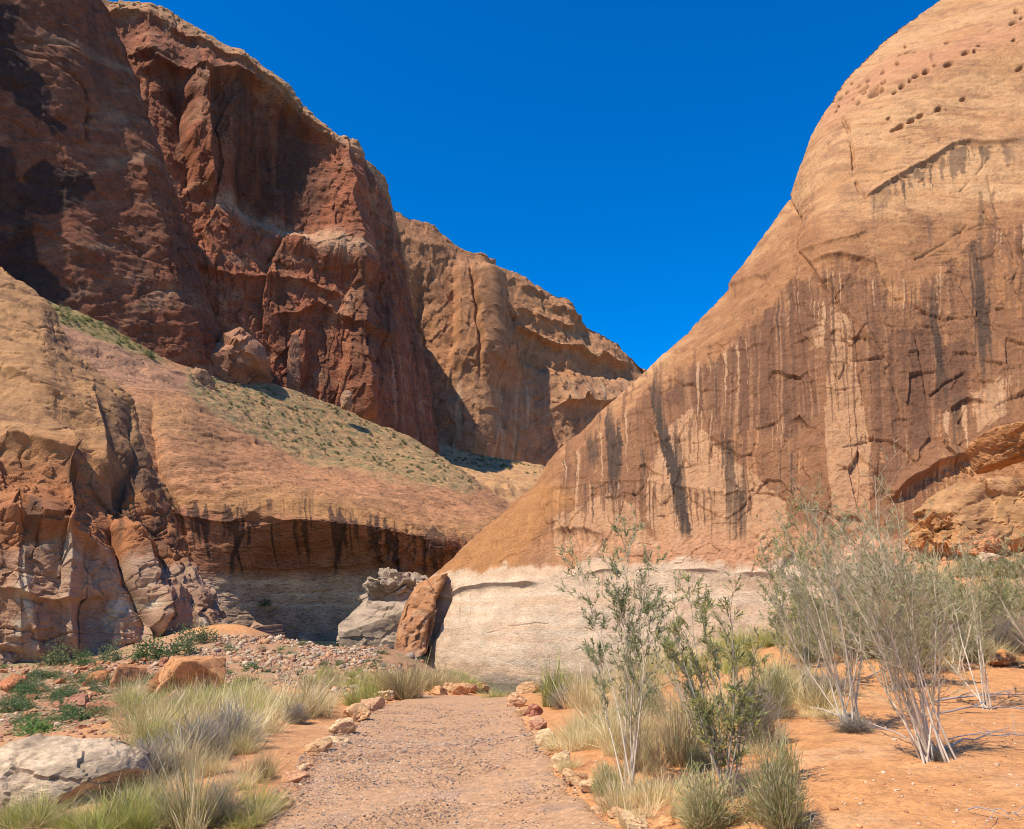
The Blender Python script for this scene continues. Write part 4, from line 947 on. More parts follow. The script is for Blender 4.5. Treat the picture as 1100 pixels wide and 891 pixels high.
def build_near_cliff():
    cols = [(-120, 208, 127, -120, 722, 72), (-40, 258, 122, -40, 722, 76), (0, 284, 120, 0, 722, 78), (22, 302, 118, 22, 720, 79), (46, 324, 116, 46, 718, 80), (62, 352, 114, 64, 716, 81.5), (80, 378, 113, 82, 715, 82), (98, 398, 112, 100, 714, 83), (128, 422, 111, 128, 712, 84), (150, 446, 110, 148, 710, 85),
            (163, 480, 108, 164, 708, 86), (172, 512, 106, 178, 706, 87), (190, 546, 104, 194, 704, 88), (206, 580, 102, 210, 702, 89), (224, 618, 100, 226, 700, 90), (240, 655, 97, 240, 698, 92), (247, 676, 95, 250, 698, 93)]
    def g(v): return 0.45 * (1 - np.sqrt(np.maximum(1 - (1 - v) ** 2, 0))) + 0.55 * np.clip(1 - v * 1.5, 0, 1) ** 1.2
    net = loft(cols, 14, g)
    P, pv = dense(net, 620, 800, back=dict(steps=[1, 2.5, 5, 9, 16, 30], drop=0.06, pow=1.4), right=dict(dir=(-0.05, 1, -0.02), steps=[1, 3, 6, 12, 25]))
    f = Face(P, pv); px, py = f.px, f.py; z = P[..., 2]
    bed = z + 0.30 * P[..., 0] + 1.5 * fbm(P, 14, 2, 201)
    lower = sstep(0, 60, py - np.interp(px, [0, 60, 110, 160, 250], [460, 470, 480, 480, 560]))
    f.D += 1.6 * fbm(P, 18, 3, 202) + 0.6 * fbm(P, 6, 4, 203) + 0.2 * fbm(P, 1.4, 4, 204)
    f.creases(5, 0.5, 208, 26, (1.6, 1.6, 0.7)); f.creases(2, 0.22, 198, 16, (1.6, 1.6, 0.7))
    f.D += 0.35 * fbm(np.stack([P[..., 0] * 0.12, P[..., 1] * 0.12, bed], -1), 1.6, 4, 205)
    f.wall([(58, 470), (66, 540), (80, 620), (84, 700)], 2.4, 20, 4, 20); f.wall([(10, 520), (22, 600), (24, 690)], 0.8, 16, 6, 16, 2.0)
    q = np.stack([P[..., 0] + 0.25 * z, P[..., 1] * 0.6, z * 0.45], -1) + 0.9 * fbm(P, 7, 3, 206)[..., None]
    f.D += lower * 1.05 * facets(q, 7.5, 11)
    f.D += (0.12 + 0.88 * lower) * 0.5 * facets(np.stack([P[..., 0] + 0.2 * z, P[..., 1], z * 0.5], -1) + 0.3 * fbm(P, 2.5, 2, 207)[..., None], 2.6, 12) + (0.2 + lower) * 0.14 * facets(P, 1.0, 13)
    # gully down the right side and the broken ribs of the foot
    f.wall([(95, 420), (110, 470), (128, 530), (150, 590), (168, 650), (178, 700)], 1.5, 26, 6, 20)
    f.wall([(140, 440), (155, 500), (172, 560), (196, 610), (220, 660)], -1.3, 12, 5, 16)
    f.wall([(120, 560), (135, 620), (152, 660), (170, 696)], -2.2, 8, 3, 12)
    f.ledge([(0, 478), (30, 485), (55, 500), (80, 512)], 2.2, 24, 4); f.ledge([(0, 398), (25, 410), (60, 432), (100, 458)], 0.9, 16, 2.5)
    f.ledge([(0, 560), (40, 575), (80, 590), (110, 600)], 2.0, 20, 4)
    f.ledge([(0, 632), (30, 640), (60, 650), (110, 640)], 1.4, 16, 3)
    f.wall([(30, 600), (36, 650), (46, 705)], 1.0, 14, 5, 14, 2.0)
    f.bump(130, 520, 22, 30, -3.5, 20); f.bump(100, 660, 24, 30, -2.0)
    f.bump(165, 670, 8, 40, 2.2, 14, 3)
    s = f.s
    C = np.empty(P.shape); f.tone = 0.84; C[:] = (0.46, 0.245, 0.125)
    n1 = fbm(P, 18, 4, 211); n2 = fbm(P, 4, 4, 212); n3 = fbm(np.stack([P[..., 0] * 0.15, P[..., 1] * 0.15, bed], -1), 1.3, 4, 213)
    C = mix(C, (0.40, 0.215, 0.105), sstep(-0.1, 0.4, n1) * 0.6)
    C = mix(C, (0.26, 0.135, 0.08), sstep(0.0, 0.35, n3) * 0.75)
    C = mix(C, (0.42, 0.165, 0.075), lower * 0.85)
    C = mix(C, (0.24, 0.10, 0.058), lower * sstep(-0.1, 0.4, n2) * 0.7)
    C = mix(C, (0.10, 0.055, 0.04), lower * streaks(s, z, 2.2, 14, 214, 0.15, 0.5) * sstep(650, 540, py) * 0.85)
    C = mix(C, (0.11, 0.065, 0.05), f.poly([(95, 400), (130, 425), (165, 490), (190, 545), (170, 570), (140, 540), (110, 470)], 8, 1.5) * sstep(-0.4, 0.2, n2) * 0.75)
    ring = sstep(RING + 2.2, RING + 0.2, z + 2.0 * fbm(P, 4, 3, 215))
    C = mix(C, (0.45, 0.30, 0.235), ring * (0.5 + 0.4 * sstep(-0.2, 0.3, n1)))
    C = mix(C, (0.62, 0.53, 0.44), ring * sstep(0.22, 0.45, fbm(P, 5.5, 4, 216)) * 0.8)
    cliff_object('near_cliff', f.finish('near_cliff', M_DOME, C), M_DOME, 'nearer orange cliff with a broken blocky foot at the left edge')

build_ground(); build_path(); build_lake()
build_far_cliff(); build_far_bench(); build_red_cliff(); build_dark_cliff(); build_slickrock(); build_near_cliff(); build_dome()

#==VEG==
# ------------------------------------------------------------------ where things stand: ground table by photo column
_TX = np.arange(-80, 1181, 4.0); _TY = np.geomspace(3.2, 124, 800)
_TP = at(_TX[None, :], 640.0, _TY[:, None])
_TZ = ground(_TP[..., 0], _TP[..., 1])
_TPY = project(np.stack([_TP[..., 0], _TP[..., 1], _TZ], -1))[1]
def ghits(px, py):
    """Ground points seen at the given photo pixels (arrays)."""
    px = np.atleast_1d(np.asarray(px, float)); py = np.atleast_1d(np.asarray(py, float))
    c = np.clip(np.round((px + 80) / 4).astype(int), 0, len(_TX) - 1)
    vis = np.minimum.accumulate(_TPY, 0)
    k = np.array([np.searchsorted(-vis[:, ci], -p) for ci, p in zip(c, py)])
    k = np.clip(k, 1, len(_TY) - 1)
    a = vis[k - 1, c]; b = vis[k, c]
    f = np.clip((a - py) / np.maximum(a - b, 1e-6), 0, 1)
    Y = _TY[k - 1] + (_TY[k] - _TY[k - 1]) * f
    x = at(px, py, Y)[:, 0]
    return np.stack([x, Y, ground(x, Y)], -1)
def gh(px, py):
    return ghits([px], [py])[0]

# ------------------------------------------------------------------ rocks
import bmesh
_ICO = {}
def ico(sub):
    if sub not in _ICO:
        bm = bmesh.new(); bmesh.ops.create_icosphere(bm, subdivisions=sub, radius=1.0)
        bm.verts.ensure_lookup_table()
        _ICO[sub] = (np.array([v.co[:] for v in bm.verts]), np.array([[v.index for v in f.verts] for f in bm.faces]))
        bm.free()
    return _ICO[sub]

def rock_mesh(name, seed, dims, color, cuts=9, sub=5, rough=0.06, box=0.0, tilt=(0, 0, 0), vary=0.3, stain=None, crack=None):
    """An angular boulder: a ball cut by planes, roughened, then sized to dims (metres)."""
    r = np.random.default_rng(seed)
    v, f = ico(sub); v = v.copy()
    if box:
        p = 2 + box * 6
        v = v / (np.abs(v) ** p).sum(1, keepdims=True) ** (1 / p)
    for k in range(cuts):
        n = r.normal(size=3); n /= np.linalg.norm(n)
        d = r.uniform(0.55, 0.85)
        t = v @ n - d
        m = t > 0
        v[m] -= n * t[m][:, None] * 0.97
    sc = np.array(dims) / 2
    P = v * sc
    nrm = v / np.linalg.norm(v, axis=1, keepdims=True)
    S = float(min(dims))
    off = r.uniform(-50, 50, 3)
    disp = rough * S * (fbm(P + off, S * 0.6, 4, seed % 50) + 0.35 * fbm(P + off, S * 0.15, 3, seed % 50 + 3) + 0.8 * facets(P + off + 0.06 * S * fbm(P + off, S * .3, 2, 4)[:, None], S * 0.42, seed, (1.5, 1.5, .7)) + 0.3 * facets(P + off, S * 0.17, seed + 1))
    if crack:
        c = np.abs(fbm(P + off, S * 0.9, 2, seed % 50 + 9)); disp -= crack * S * np.exp(-c * 25)
    P = P + nrm * disp[:, None]
    cx, cy, cz = [R(a) for a in tilt]
    rot = np.array(mathutils.Euler((cx, cy, cz)).to_matrix())
    P = P @ rot.T
    n = fbm(P + off, S * 0.5, 4, seed % 50 + 5)
    C = np.empty(P.shape); C[:] = color
    C = C * (1 + vary * n)[:, None]
    lay = fbm((P @ rot) * np.array([.15, .15, 1]) + off, S * 0.16, 3, seed % 50 + 11)
    C = C * (1 - 0.35 * sstep(0.05, 0.35, lay))[:, None] * np.array([1, .93, .78])
    if stain is not None:
        C = mix(C, stain, sstep(0.05, 0.35, fbm(P + off, S * 0.7, 4, seed % 50 + 7)) * 0.8)
    me = np_mesh(name, P, f, C, smooth=False)
    me.polygons.foreach_set('use_smooth', np.ones(len(f), bool))
    try:
        me.set_sharp_from_angle(angle=R(32))
    except Exception:
        pass
    return me

def place_rock(name, px, py, w, h, label, seed, color, depth=0.8, sink=0.18, cat='rock', group=None, mat=None, Y=None, **kw):
    """A rock whose foot is seen at (px, py) and that shows w x h photo pixels."""
    P = gh(px, py) if Y is None else at(px, py, Y)
    m = mpp(P)
    W, H = w * m, h * m
    me = rock_mesh(name, seed, (W, W * depth, H / (1 - sink * 0.7)), color, **kw)
    o = link(name, me, mat or M_ROCK)
    o.location = (P[0], P[1] + W * depth * 0.3, P[2] + H * (0.5 - sink))
    return tag(o, label, cat, group)

def build_rocks():
    TAN = (0.50, 0.31, 0.175); ORG = (0.46, 0.20, 0.09); REDR = (0.36, 0.16, 0.095); PALE = (0.57, 0.40, 0.25); GREY = (0.42, 0.35, 0.29)
    # big boulder at the left edge of the foreground
    place_rock('boulder', 36, 868, 190, 84, 'large grey and tan boulder with a white patch at the left edge of the foreground', 12, (0.50, 0.38, 0.28), depth=0.9, sink=0.34, cat='boulder',
               sub=6, cuts=4, rough=0.05, vary=0.5, stain=(0.36, 0.26, 0.18), tilt=(17, 3, 4), crack=0.0)
    # broken block and boulders in the hollow
    place_rock('boulder', 198, 752, 52, 50, 'big split orange block lying below the broken cliff foot', 31, (0.52, 0.255, 0.12), depth=1.0, sink=0.02, cat='boulder', cuts=1, box=3.0, tilt=(26, 32, 34), rough=0.03, crack=0.08, sub=6)
    place_rock('boulder', 172, 752, 34, 28, 'orange slab leaning on the left side of the split block', 32, ORG, cat='boulder', cuts=2, box=2.5, tilt=(20, 38, 20), rough=0.04, crack=0.05)
    place_rock('boulder', 184, 758, 26, 16, 'small orange wedge lying in front of the big split block', 39, (0.5, 0.25, 0.12), cat='boulder', cuts=2, box=2.5, tilt=(14, 20, 50), rough=0.04)
    place_rock('boulder', 133, 738, 32, 22, 'cracked orange boulder left of the split block with a shaded right face', 33, (0.45, 0.21, 0.10), cat='boulder', cuts=3, box=1.8, tilt=(14, 16, 30), rough=0.05)
    place_rock('boulder', 102, 735, 24, 15, 'small orange boulder beside the cracked orange boulder in the hollow', 34, ORG, cat='boulder', cuts=7, rough=0.05)
    place_rock('boulder', 8, 744, 30, 20, 'orange red boulder at the left edge of the hollow', 35, (0.45, 0.18, 0.09), cat='boulder', cuts=6, rough=0.05)
    place_rock('boulder', 76, 762, 30, 16, 'flat dusky red slab among green plants in the hollow', 36, (0.40, 0.19, 0.13), cat='boulder', cuts=4, box=0.7, tilt=(5, 14, 10), rough=0.04)
    place_rock('boulder', 108, 768, 36, 12, 'long low red slab in front of the pale grass', 37, (0.41, 0.18, 0.11), cat='boulder', cuts=4, box=0.6, tilt=(0, 6, 10), rough=0.04)
    place_rock('boulder', 176, 716, 14, 10, 'small reddish boulder at the foot of the pale rib of the cliff', 38, REDR, cat='boulder', cuts=7)
    r = np.random.default_rng(44)
    meshes = [rock_mesh('stone', 400 + k, (1, 0.8, 0.6), [(0.46, 0.22, 0.11), (0.40, 0.19, 0.11), (0.52, 0.30, 0.17), (0.44, 0.20, 0.10)][k % 4], cuts=6, sub=4, rough=0.06, box=1.2, tilt=(14, 10, 0)) for k in range(8)]
    n = 0
    pts = [(r.uniform(0, 215), r.triangular(705, 722, 800)) for _ in range(95)] + [(r.uniform(60, 170), r.uniform(712, 740)) for _ in range(45)]
    for (x, y), P in zip(pts, ghits(*np.array(pts).T)):
        if y > 800 - x * 0.1: continue
        s = r.uniform(4, 10) * mpp(P) * (1.3 if y > 740 else 1)
        o = link('stone', meshes[n % 8], M_ROCK)
        o.location = (P[0], P[1], P[2] + s * 0.12); o.scale = (s, s, s * r.uniform(0.7, 1.3)); o.rotation_euler = (r.uniform(-.3, .3), r.uniform(-.3, .3), r.uniform(0, 6.28))
        tag(o, 'small red brown stone scattered in the hollow below the left cliff', 'stone', 'red stones in the hollow'); n += 1
    # edging stones of the path: px, py of the foot, w, h, label, colour
    LB = 'left border of the path'; RB = 'right border of the path'
    E = [(317, 840, 32, 13, 'flat reddish edging stone low on the ' + LB, (0.50, 0.27, 0.16)), (300, 866, 24, 18, 'low pale stone beside the yellow bush at the bottom left of the path', TAN),
         (341, 808, 31, 22, 'tan edging stone below the bare sand patch, nearest of the closely set left row', TAN), (359, 799, 26, 12, 'small flat stone tucked behind the nearest stone of the left row', PALE), (364, 788, 34, 18, 'wide pale edging stone in the middle of the left row', PALE),
         (382, 775, 28, 22, 'rounded buff stone in the left row before the tall one', TAN), (397, 764, 28, 18, 'buff stone in the left row just below the whitish stone', (0.48, 0.29, 0.18)), (411, 753, 22, 15, 'whitish stone at the far end of the left row beside the tan tussock', PALE),
         (388, 767, 18, 11, 'small brown stone wedged between two buff stones of the left row', (0.42, 0.24, 0.15)), (349, 803, 15, 8, 'little chip of stone at the front of the left row', TAN),
         (469, 749, 24, 13, 'orange tan stone at the left end of the row across the end of the path', (0.52, 0.28, 0.14)), (484, 746, 16, 17, 'upright tan stone second in the row across the end of the path', TAN), (495, 747, 20, 20, 'tallest tan stone of the row across the end of the path', (0.50, 0.28, 0.15)),
         (507, 745, 16, 15, 'brownish leaning stone right of the tallest stone across the path end', (0.44, 0.24, 0.14)), (518, 743, 16, 12, 'small tan stone near the right end of the row across the path end', TAN), (528, 741, 13, 10, 'last little stone at the right end of the row across the path', PALE),
         (541, 741, 22, 18, 'pale round stone standing behind the end of the path', PALE), (556, 760, 22, 18, 'pink tan stone at the far end of the ' + RB, (0.52, 0.30, 0.19)), (567, 745, 26, 14, 'buff stone beside the green tussock at the far right border', TAN),
         (574, 769, 18, 15, 'dusky red stone in the far right border', (0.36, 0.16, 0.11)), (560, 770, 17, 12, 'small buff stone left of the dusky red stone', TAN), (578, 784, 24, 17, 'pinkish stone just before the dusky red stone', (0.52, 0.30, 0.20)),
         (585, 801, 28, 22, 'pale yellowish edging stone beside the dry straw on the right', PALE), (604, 823, 26, 20, 'pale stone poking out of dry straw halfway along the right border', PALE), (611, 833, 14, 9, 'thin pale chip between two larger stones of the right border', TAN),
         (618, 843, 26, 17, 'tan stone below the dry straw on the right border', TAN), (639, 850, 28, 21, 'rounded buff stone at the foot of the slim shrub', (0.56, 0.37, 0.22)), (655, 866, 30, 13, 'low buff stone just in front of the rounded one on the right border', TAN),
         (668, 876, 26, 10, 'flat tan stone near the bottom of the right border', (0.52, 0.30, 0.17)), (687, 888, 46, 15, 'broad flat buff slab at the bottom of the right border', PALE), (640, 872, 16, 7, 'little sand coloured stone inside the right border', TAN),
         (712, 886, 34, 12, 'orange tan slab half buried beside the broad flat slab', (0.52, 0.27, 0.13))]
    for k, (x, y, w, h, lab, c) in enumerate(E):
        place_rock('edging_stone', x, y, w * 1.08, h * 0.92, lab, 500 + k * 3, tuple(min(0.85, q * 1.12) for q in c), depth=0.8, sink=0.24, cat='stone', group='stones edging the path', mat=M_ROCK_SMALL, cuts=9, rough=0.085, tilt=(r.uniform(-14, 14), r.uniform(-16, 16), 0))
    small = [rock_mesh('edging_stone', 620 + k, (1, .8, .6), [(0.55, 0.34, 0.2), (0.52, 0.29, 0.16), (0.6, 0.42, 0.27)][k % 3], cuts=8, sub=4, rough=0.08) for k in range(5)]
    for side, line in (('left', [(302, 858), (325, 822), (350, 806), (372, 783), (390, 766), (405, 758), (425, 750)]), ('right', [(700, 884), (662, 868), (628, 850), (608, 828), (592, 808), (576, 780), (562, 764), (552, 752)])):
        t = np.linspace(0.02, 0.98, 17) + r.uniform(-.02, .02, 17); i = np.arange(len(line)) / (len(line) - 1)
        xs = np.interp(t, i, [p[0] for p in line]) + r.normal(0, 3, 17); ys = np.interp(t, i, [p[1] for p in line]) + r.normal(0, 2, 17)
        for k, P in enumerate(ghits(xs, ys)):
            q = r.uniform(0.10, 0.20); o = link('edging_stone', small[k % 5], M_ROCK_SMALL); o.location = (P[0], P[1], P[2] + q * 0.1); o.scale = (q, q, q * r.uniform(.7, 1.1)); o.rotation_euler = (0, 0, r.uniform(0, 6.28))
            tag(o, 'small filler stone between the larger edging stones on the %s border of the path' % side, 'stone', 'small stones of the %s path border' % side)
    # slab leaning on the dome, pale rocks in the alcove's mouth
    def slab():
        nv, nu = 90, 72
        t = np.linspace(0, 1, nv); a = np.linspace(0, 2 * np.pi, nu)
        c0 = at(441, 708, 100.5); c1 = at(464, 622, 104.2)
        ctr = c0 + (c1 - c0) * t[:, None] + np.array([-0.55, 0, 0]) * np.sin(t * np.pi)[:, None]
        wx = np.interp(t, [0, .3, .8, 1], [1.9, 2.2, 2.2, 2.0]); wy = np.interp(t, [0, .8, 1], [2.0, 1.9, 1.5])
        ca, sa = np.cos(a), np.sin(a); k = (np.abs(ca) ** 3.5 + np.abs(sa) ** 3.5) ** (-1 / 3.5)
        P = ctr[:, None, :] + np.stack([wx[:, None] * (ca * k)[None], wy[:, None] * (sa * k)[None], 0.35 * wx[:, None] * (ca * k)[None]], -1)
        top = P[-1:].mean(1, keepdims=True) + np.array([0, 0, 0.25]); P = np.concatenate([P, P[-1:] * 0.5 + top * 0.5, P[-1:] * 0.02 + top * 0.98], 0)
        P = P + (0.35 * fbm(P, 3.0, 4, 301) + 0.12 * fbm(P, 0.8, 3, 302) + 0.42 * facets(P, 2.6, 305) + 0.15 * facets(P, 0.9, 306))[..., None] * np.array([0.8, -1, 0.25])
        P[:, -1] = P[:, 0]
        C = np.empty(P.shape); C[:] = (0.42, 0.185, 0.075)
        C = mix(C, (0.24, 0.11, 0.055), sstep(-0.05, 0.25, fbm(P, 2.5, 4, 303)) * 0.75)
        C = mix(C, (0.52, 0.30, 0.16), sstep(0.1, 0.3, fbm(P, 1.2, 4, 307)) * 0.6)
        C = mix(C, (0.58, 0.40, 0.26), sstep(-4.5, -6.5, P[..., 2] + fbm(P, 2, 3, 304)) * 0.7)
        tag(link('leaning_slab', grid_mesh('leaning_slab', P, C), M_DOME), 'tall orange brown slab leaning against the left end of the bleached dome foot', 'rock slab')
    slab()
    def far_rock(name, px, py, Y, w, h, lab, seed, c, cat='boulder', group=None, mat=None, **kw):
        P = at(px, py, Y); m = mpp(P)
        me = rock_mesh(name, seed, (w * m, w * m * 0.9, h * m), c, **kw)
        o = link(name, me, mat or M_DOME); o.location = (P[0], P[1], P[2]); return tag(o, lab, cat, group)
    far_rock('rock_ledge', 408, 675, 154, 82, 52, 'smooth pale grey rock ledge at the water in the alcove mouth', 61, (0.40, 0.31, 0.25), sub=6, cuts=3, box=0.6, rough=0.06, mat=M_DOME)
    far_rock('broken_rock', 424, 632, 162, 66, 48, 'broken grey rock on the pale ledge beside the dome', 62, (0.36, 0.28, 0.23), sub=6, cuts=14, box=0.3, rough=0.22, crack=0.12, mat=M_DOME)
    # boulders at the foot of the red cliff
    far_rock('boulder', 228, 404, 291, 98, 96, 'large pale hump of rock set against the foot of the dark cliff', 64, (0.34, 0.17, 0.11), sub=6, cuts=6, box=0.3, rough=0.09, mat=M_CLIFF, tilt=(0, 24, 0))
    far_rock('boulder', 212, 412, 252, 34, 30, 'smaller pale boulder in front of the large hump at the cliff foot', 65, (0.41, 0.235, 0.14), cuts=6, rough=0.06, mat=M_CLIFF)
    far_rock('boulder', 373, 432, 300, 15, 26, 'small upright pale rock at the top of the talus slope', 66, (0.42, 0.25, 0.17), cuts=9, rough=0.08, mat=M_CLIFF)
    far_rock('boulder', 316, 400, 326, 16, 84, 'slender pillar of rock standing against the red cliff', 67, (0.36, 0.18, 0.115), cuts=7, box=0.5, rough=0.08, mat=M_CLIFF)
    tag(link('green_bush', leafy_mesh('green_bush', 88, [(0.10, 0.14, 0.05), (0.13, 0.17, 0.06)], 200, 0.2), M_LEAF), 'dark little bush growing on the shaded alcove wall', 'plant').location = at(285, 652, 175.5)
    bpy.data.objects['green_bush'].scale = (2.6, 2.6, 2.0)
    # outcrop on the right-hand hillside
    OR = (0.47, 0.235, 0.10)
    far_rock('outcrop_block', 1062, 548, 42, 150, 74, 'large smooth tan sandstone block tilted on the right hillside', 81, (0.44, 0.24, 0.115), sub=6, cuts=5, box=0.6, rough=0.09, tilt=(4, -24, 0), crack=0.03, stain=(0.33, 0.16, 0.075), mat=M_DOME)
    far_rock('outcrop_block', 1100, 478, 44, 88, 44, 'overhanging dark orange block on top of the hillside outcrop', 82, (0.40, 0.185, 0.08), sub=6, cuts=7, box=0.5, rough=0.12, tilt=(0, -14, 0), mat=M_DOME)
    far_rock('outcrop_block', 1010, 572, 40, 74, 46, 'broken orange red rock below the tilted sandstone block', 83, OR, sub=6, cuts=12, box=0.4, rough=0.2, crack=0.1, tilt=(0, -20, 0), mat=M_ROCK)
    far_rock('outcrop_block', 1048, 588, 38, 60, 30, 'cracked red rock low in the hillside outcrop', 84, (0.48, 0.23, 0.12), sub=6, cuts=12, rough=0.18, crack=0.1, mat=M_ROCK)
    far_rock('outcrop_block', 1105, 545, 41, 40, 90, 'upright orange block at the right edge of the outcrop', 85, (0.44, 0.21, 0.10), sub=5, cuts=6, box=0.5, rough=0.07, mat=M_ROCK)
    place_rock('stone', 1068, 612, 40, 20, 'pale flat boulder on the right hillside below the outcrop', 86, (0.50, 0.36, 0.25), cuts=8, cat='boulder')
    place_rock('stone', 1084, 716, 34, 20, 'orange stone on the bare sand at the right edge', 87, (0.50, 0.235, 0.10), cuts=7)
    place_rock('stone', 1096, 608, 22, 16, 'tan boulder at the right edge of the hillside', 88, (0.48, 0.28, 0.15), cuts=8, cat='boulder')
    place_rock('stone', 905, 770, 26, 8, 'flat pale stone lying left of the white stemmed shrub', 89, (0.58, 0.45, 0.33), cuts=6)
    hp = [(r.uniform(960, 1100), r.uniform(585, 720)) for _ in range(46)]
    for k, ((x, y), P) in enumerate(zip(hp, ghits(*np.array(hp).T))):
        s = r.uniform(4, 13) * mpp(P)
        o = link('stone', meshes[k % 8], M_ROCK); o.location = (P[0], P[1], P[2] + s * .12); o.scale = (s, s, s); o.rotation_euler = (0, 0, r.uniform(0, 6.28))
        tag(o, 'orange stone lying on the sandy right hillside', 'stone', 'stones on the right hillside')

def scatter(name, P, size, cols, seed, sub=1, jag=0.2, flat=0.6, mat=None, label=None, cat=None):
    r = np.random.default_rng(seed)
    v, f = ico(sub); n = len(P)
    V = v[None] * (1 + r.normal(0, jag, (n, len(v), 1)))
    s = size[:, None, None] * np.stack([r.uniform(.7, 1.3, n), r.uniform(.7, 1.3, n), flat * r.uniform(.7, 1.3, n)], -1)[:, None, :]
    V = V * s
    a = r.uniform(0, 6.28, n); c, sn = np.cos(a)[:, None], np.sin(a)[:, None]
    V = np.stack([V[..., 0] * c - V[..., 1] * sn, V[..., 0] * sn + V[..., 1] * c, V[..., 2]], -1) + P[:, None, :] + np.array([0, 0, 1]) * (size * flat * 0.3)[:, None, None]
    C = np.asarray(cols)[r.integers(0, len(cols), n)] * r.uniform(0.8, 1.2, (n, 1))
    Fc = (f[None] + (np.arange(n) * len(v))[:, None, None]).reshape(-1, 3)
    me = np_mesh(name, V.reshape(-1, 3), Fc, np.repeat(C, len(v), 0), smooth=False)
    return tag(link(name, me, mat or M_GRAVEL), label, cat, kind='stuff')

def build_gravel():
    r = np.random.default_rng(91)
    # path gravel
    n = 80000
    y = 1 / r.uniform(1 / 24, 1 / 5.2, n)
    l = np.interp(y, PL[:7, 1], PL[:7, 0]); rr = np.interp(y, PR[:7, 1], PR[:7, 0])
    u = r.beta(1.0, 1.25, n) * 1.12 - 0.08
    x = l + (rr - l) * u
    dens = fbm(np.stack([x, y, 0 * x], -1), 0.9, 3, 92) + 0.5 * (0.5 - u)
    k = r.uniform(-0.5, 0.45, n) < dens
    x, y = x[k], y[k]
    P = np.stack([x, y, np.maximum(ground(x, y), ground_smooth(x, y) + 0.016 - 0.1 * (path_depth(x, y) < 0.5))], -1)
    size = np.clip(r.lognormal(-5.0, 0.42, len(x)), 0.003, 0.02) * np.clip(y / 9, 0.9, 1.5)
    scatter('gravel', P, size, [(0.22, 0.165, 0.135), (0.13, 0.095, 0.08), (0.54, 0.37, 0.23), (0.64, 0.47, 0.31), (0.44, 0.24, 0.13), (0.36, 0.24, 0.17), (0.52, 0.31, 0.17), (0.5, 0.28, 0.15)], 93, label='grey and tan gravel strewn over the path', cat='gravel', sub=0)
    # pebbles on the sand
    n = 3500
    px = np.concatenate([r.uniform(640, 1100, 2300), r.uniform(0, 330, 1200)]); py = np.concatenate([r.uniform(690, 891, 2300), r.uniform(790, 891, 1200)])
    P = ghits(px, py)
    size = np.clip(r.lognormal(-4.9, 0.55, n), 0.004, 0.04)
    scatter('pebbles', P, size, [(0.56, 0.28, 0.12), (0.62, 0.36, 0.2), (0.45, 0.21, 0.1), (0.6, 0.42, 0.28)], 94, label='small orange pebbles lying on the red sand', cat='pebbles')
    # scree bank
    n = 8000
    px = r.uniform(205, 470, n); py = r.uniform(682, 752, n)
    keep = (fbm(np.stack([px / 10, py / 4, 0 * px], -1), 4, 3, 95) > -0.12) & (px + (py - 690) * 0.8 < 470)
    P = ghits(px[keep], py[keep])
    size = np.clip(r.lognormal(-2.35, 0.55, len(P)), 0.05, 0.45) * np.clip(P[:, 1] / 65, 0.4, 1)
    scatter('scree', P, size, [(0.47, 0.31, 0.18), (0.44, 0.23, 0.115), (0.54, 0.39, 0.25), (0.37, 0.18, 0.10), (0.40, 0.29, 0.2)], 96, mat=M_ROCK, label='bank of pale broken scree in front of the alcove', cat='scree', flat=0.7, sub=0, jag=0.3)
    n = 2600
    px = r.uniform(0, 230, n); py = r.uniform(698, 800, n)
    P = ghits(px, py)
    size = np.clip(r.lognormal(-2.3, 0.5, n), 0.04, 0.35) * np.clip(P[:, 1] / 60, 0.3, 1)
    scatter('rubble', P, size, [(0.46, 0.22, 0.11), (0.50, 0.29, 0.16), (0.38, 0.18, 0.1), (0.52, 0.36, 0.24)], 97, mat=M_ROCK, label='red rubble covering the hollow under the left cliff', cat='rubble', sub=0, jag=0.3)
    n = 900
    px = r.uniform(960, 1100, n); py = r.uniform(560, 700, n)
    P = ghits(px, py)
    size = np.clip(r.lognormal(-2.9, 0.5, n), 0.03, 0.25)
    scatter('rubble', P, size, [(0.50, 0.25, 0.12), (0.55, 0.33, 0.19), (0.42, 0.2, 0.1)], 98, mat=M_ROCK, label='orange rubble on the slope under the right outcrop', cat='rubble')

# ------------------------------------------------------------------ grasses and brush
STRAW = (0.72, 0.55, 0.26); PSTRAW = (0.80, 0.66, 0.38); GREENY = (0.42, 0.43, 0.08); OLIVE = (0.34, 0.32, 0.12); GREYB = (0.36, 0.31, 0.25); BROWN = (0.36, 0.23, 0.13); SAGE = (0.46, 0.42, 0.20); LEAFG = (0.13, 0.20, 0.06)

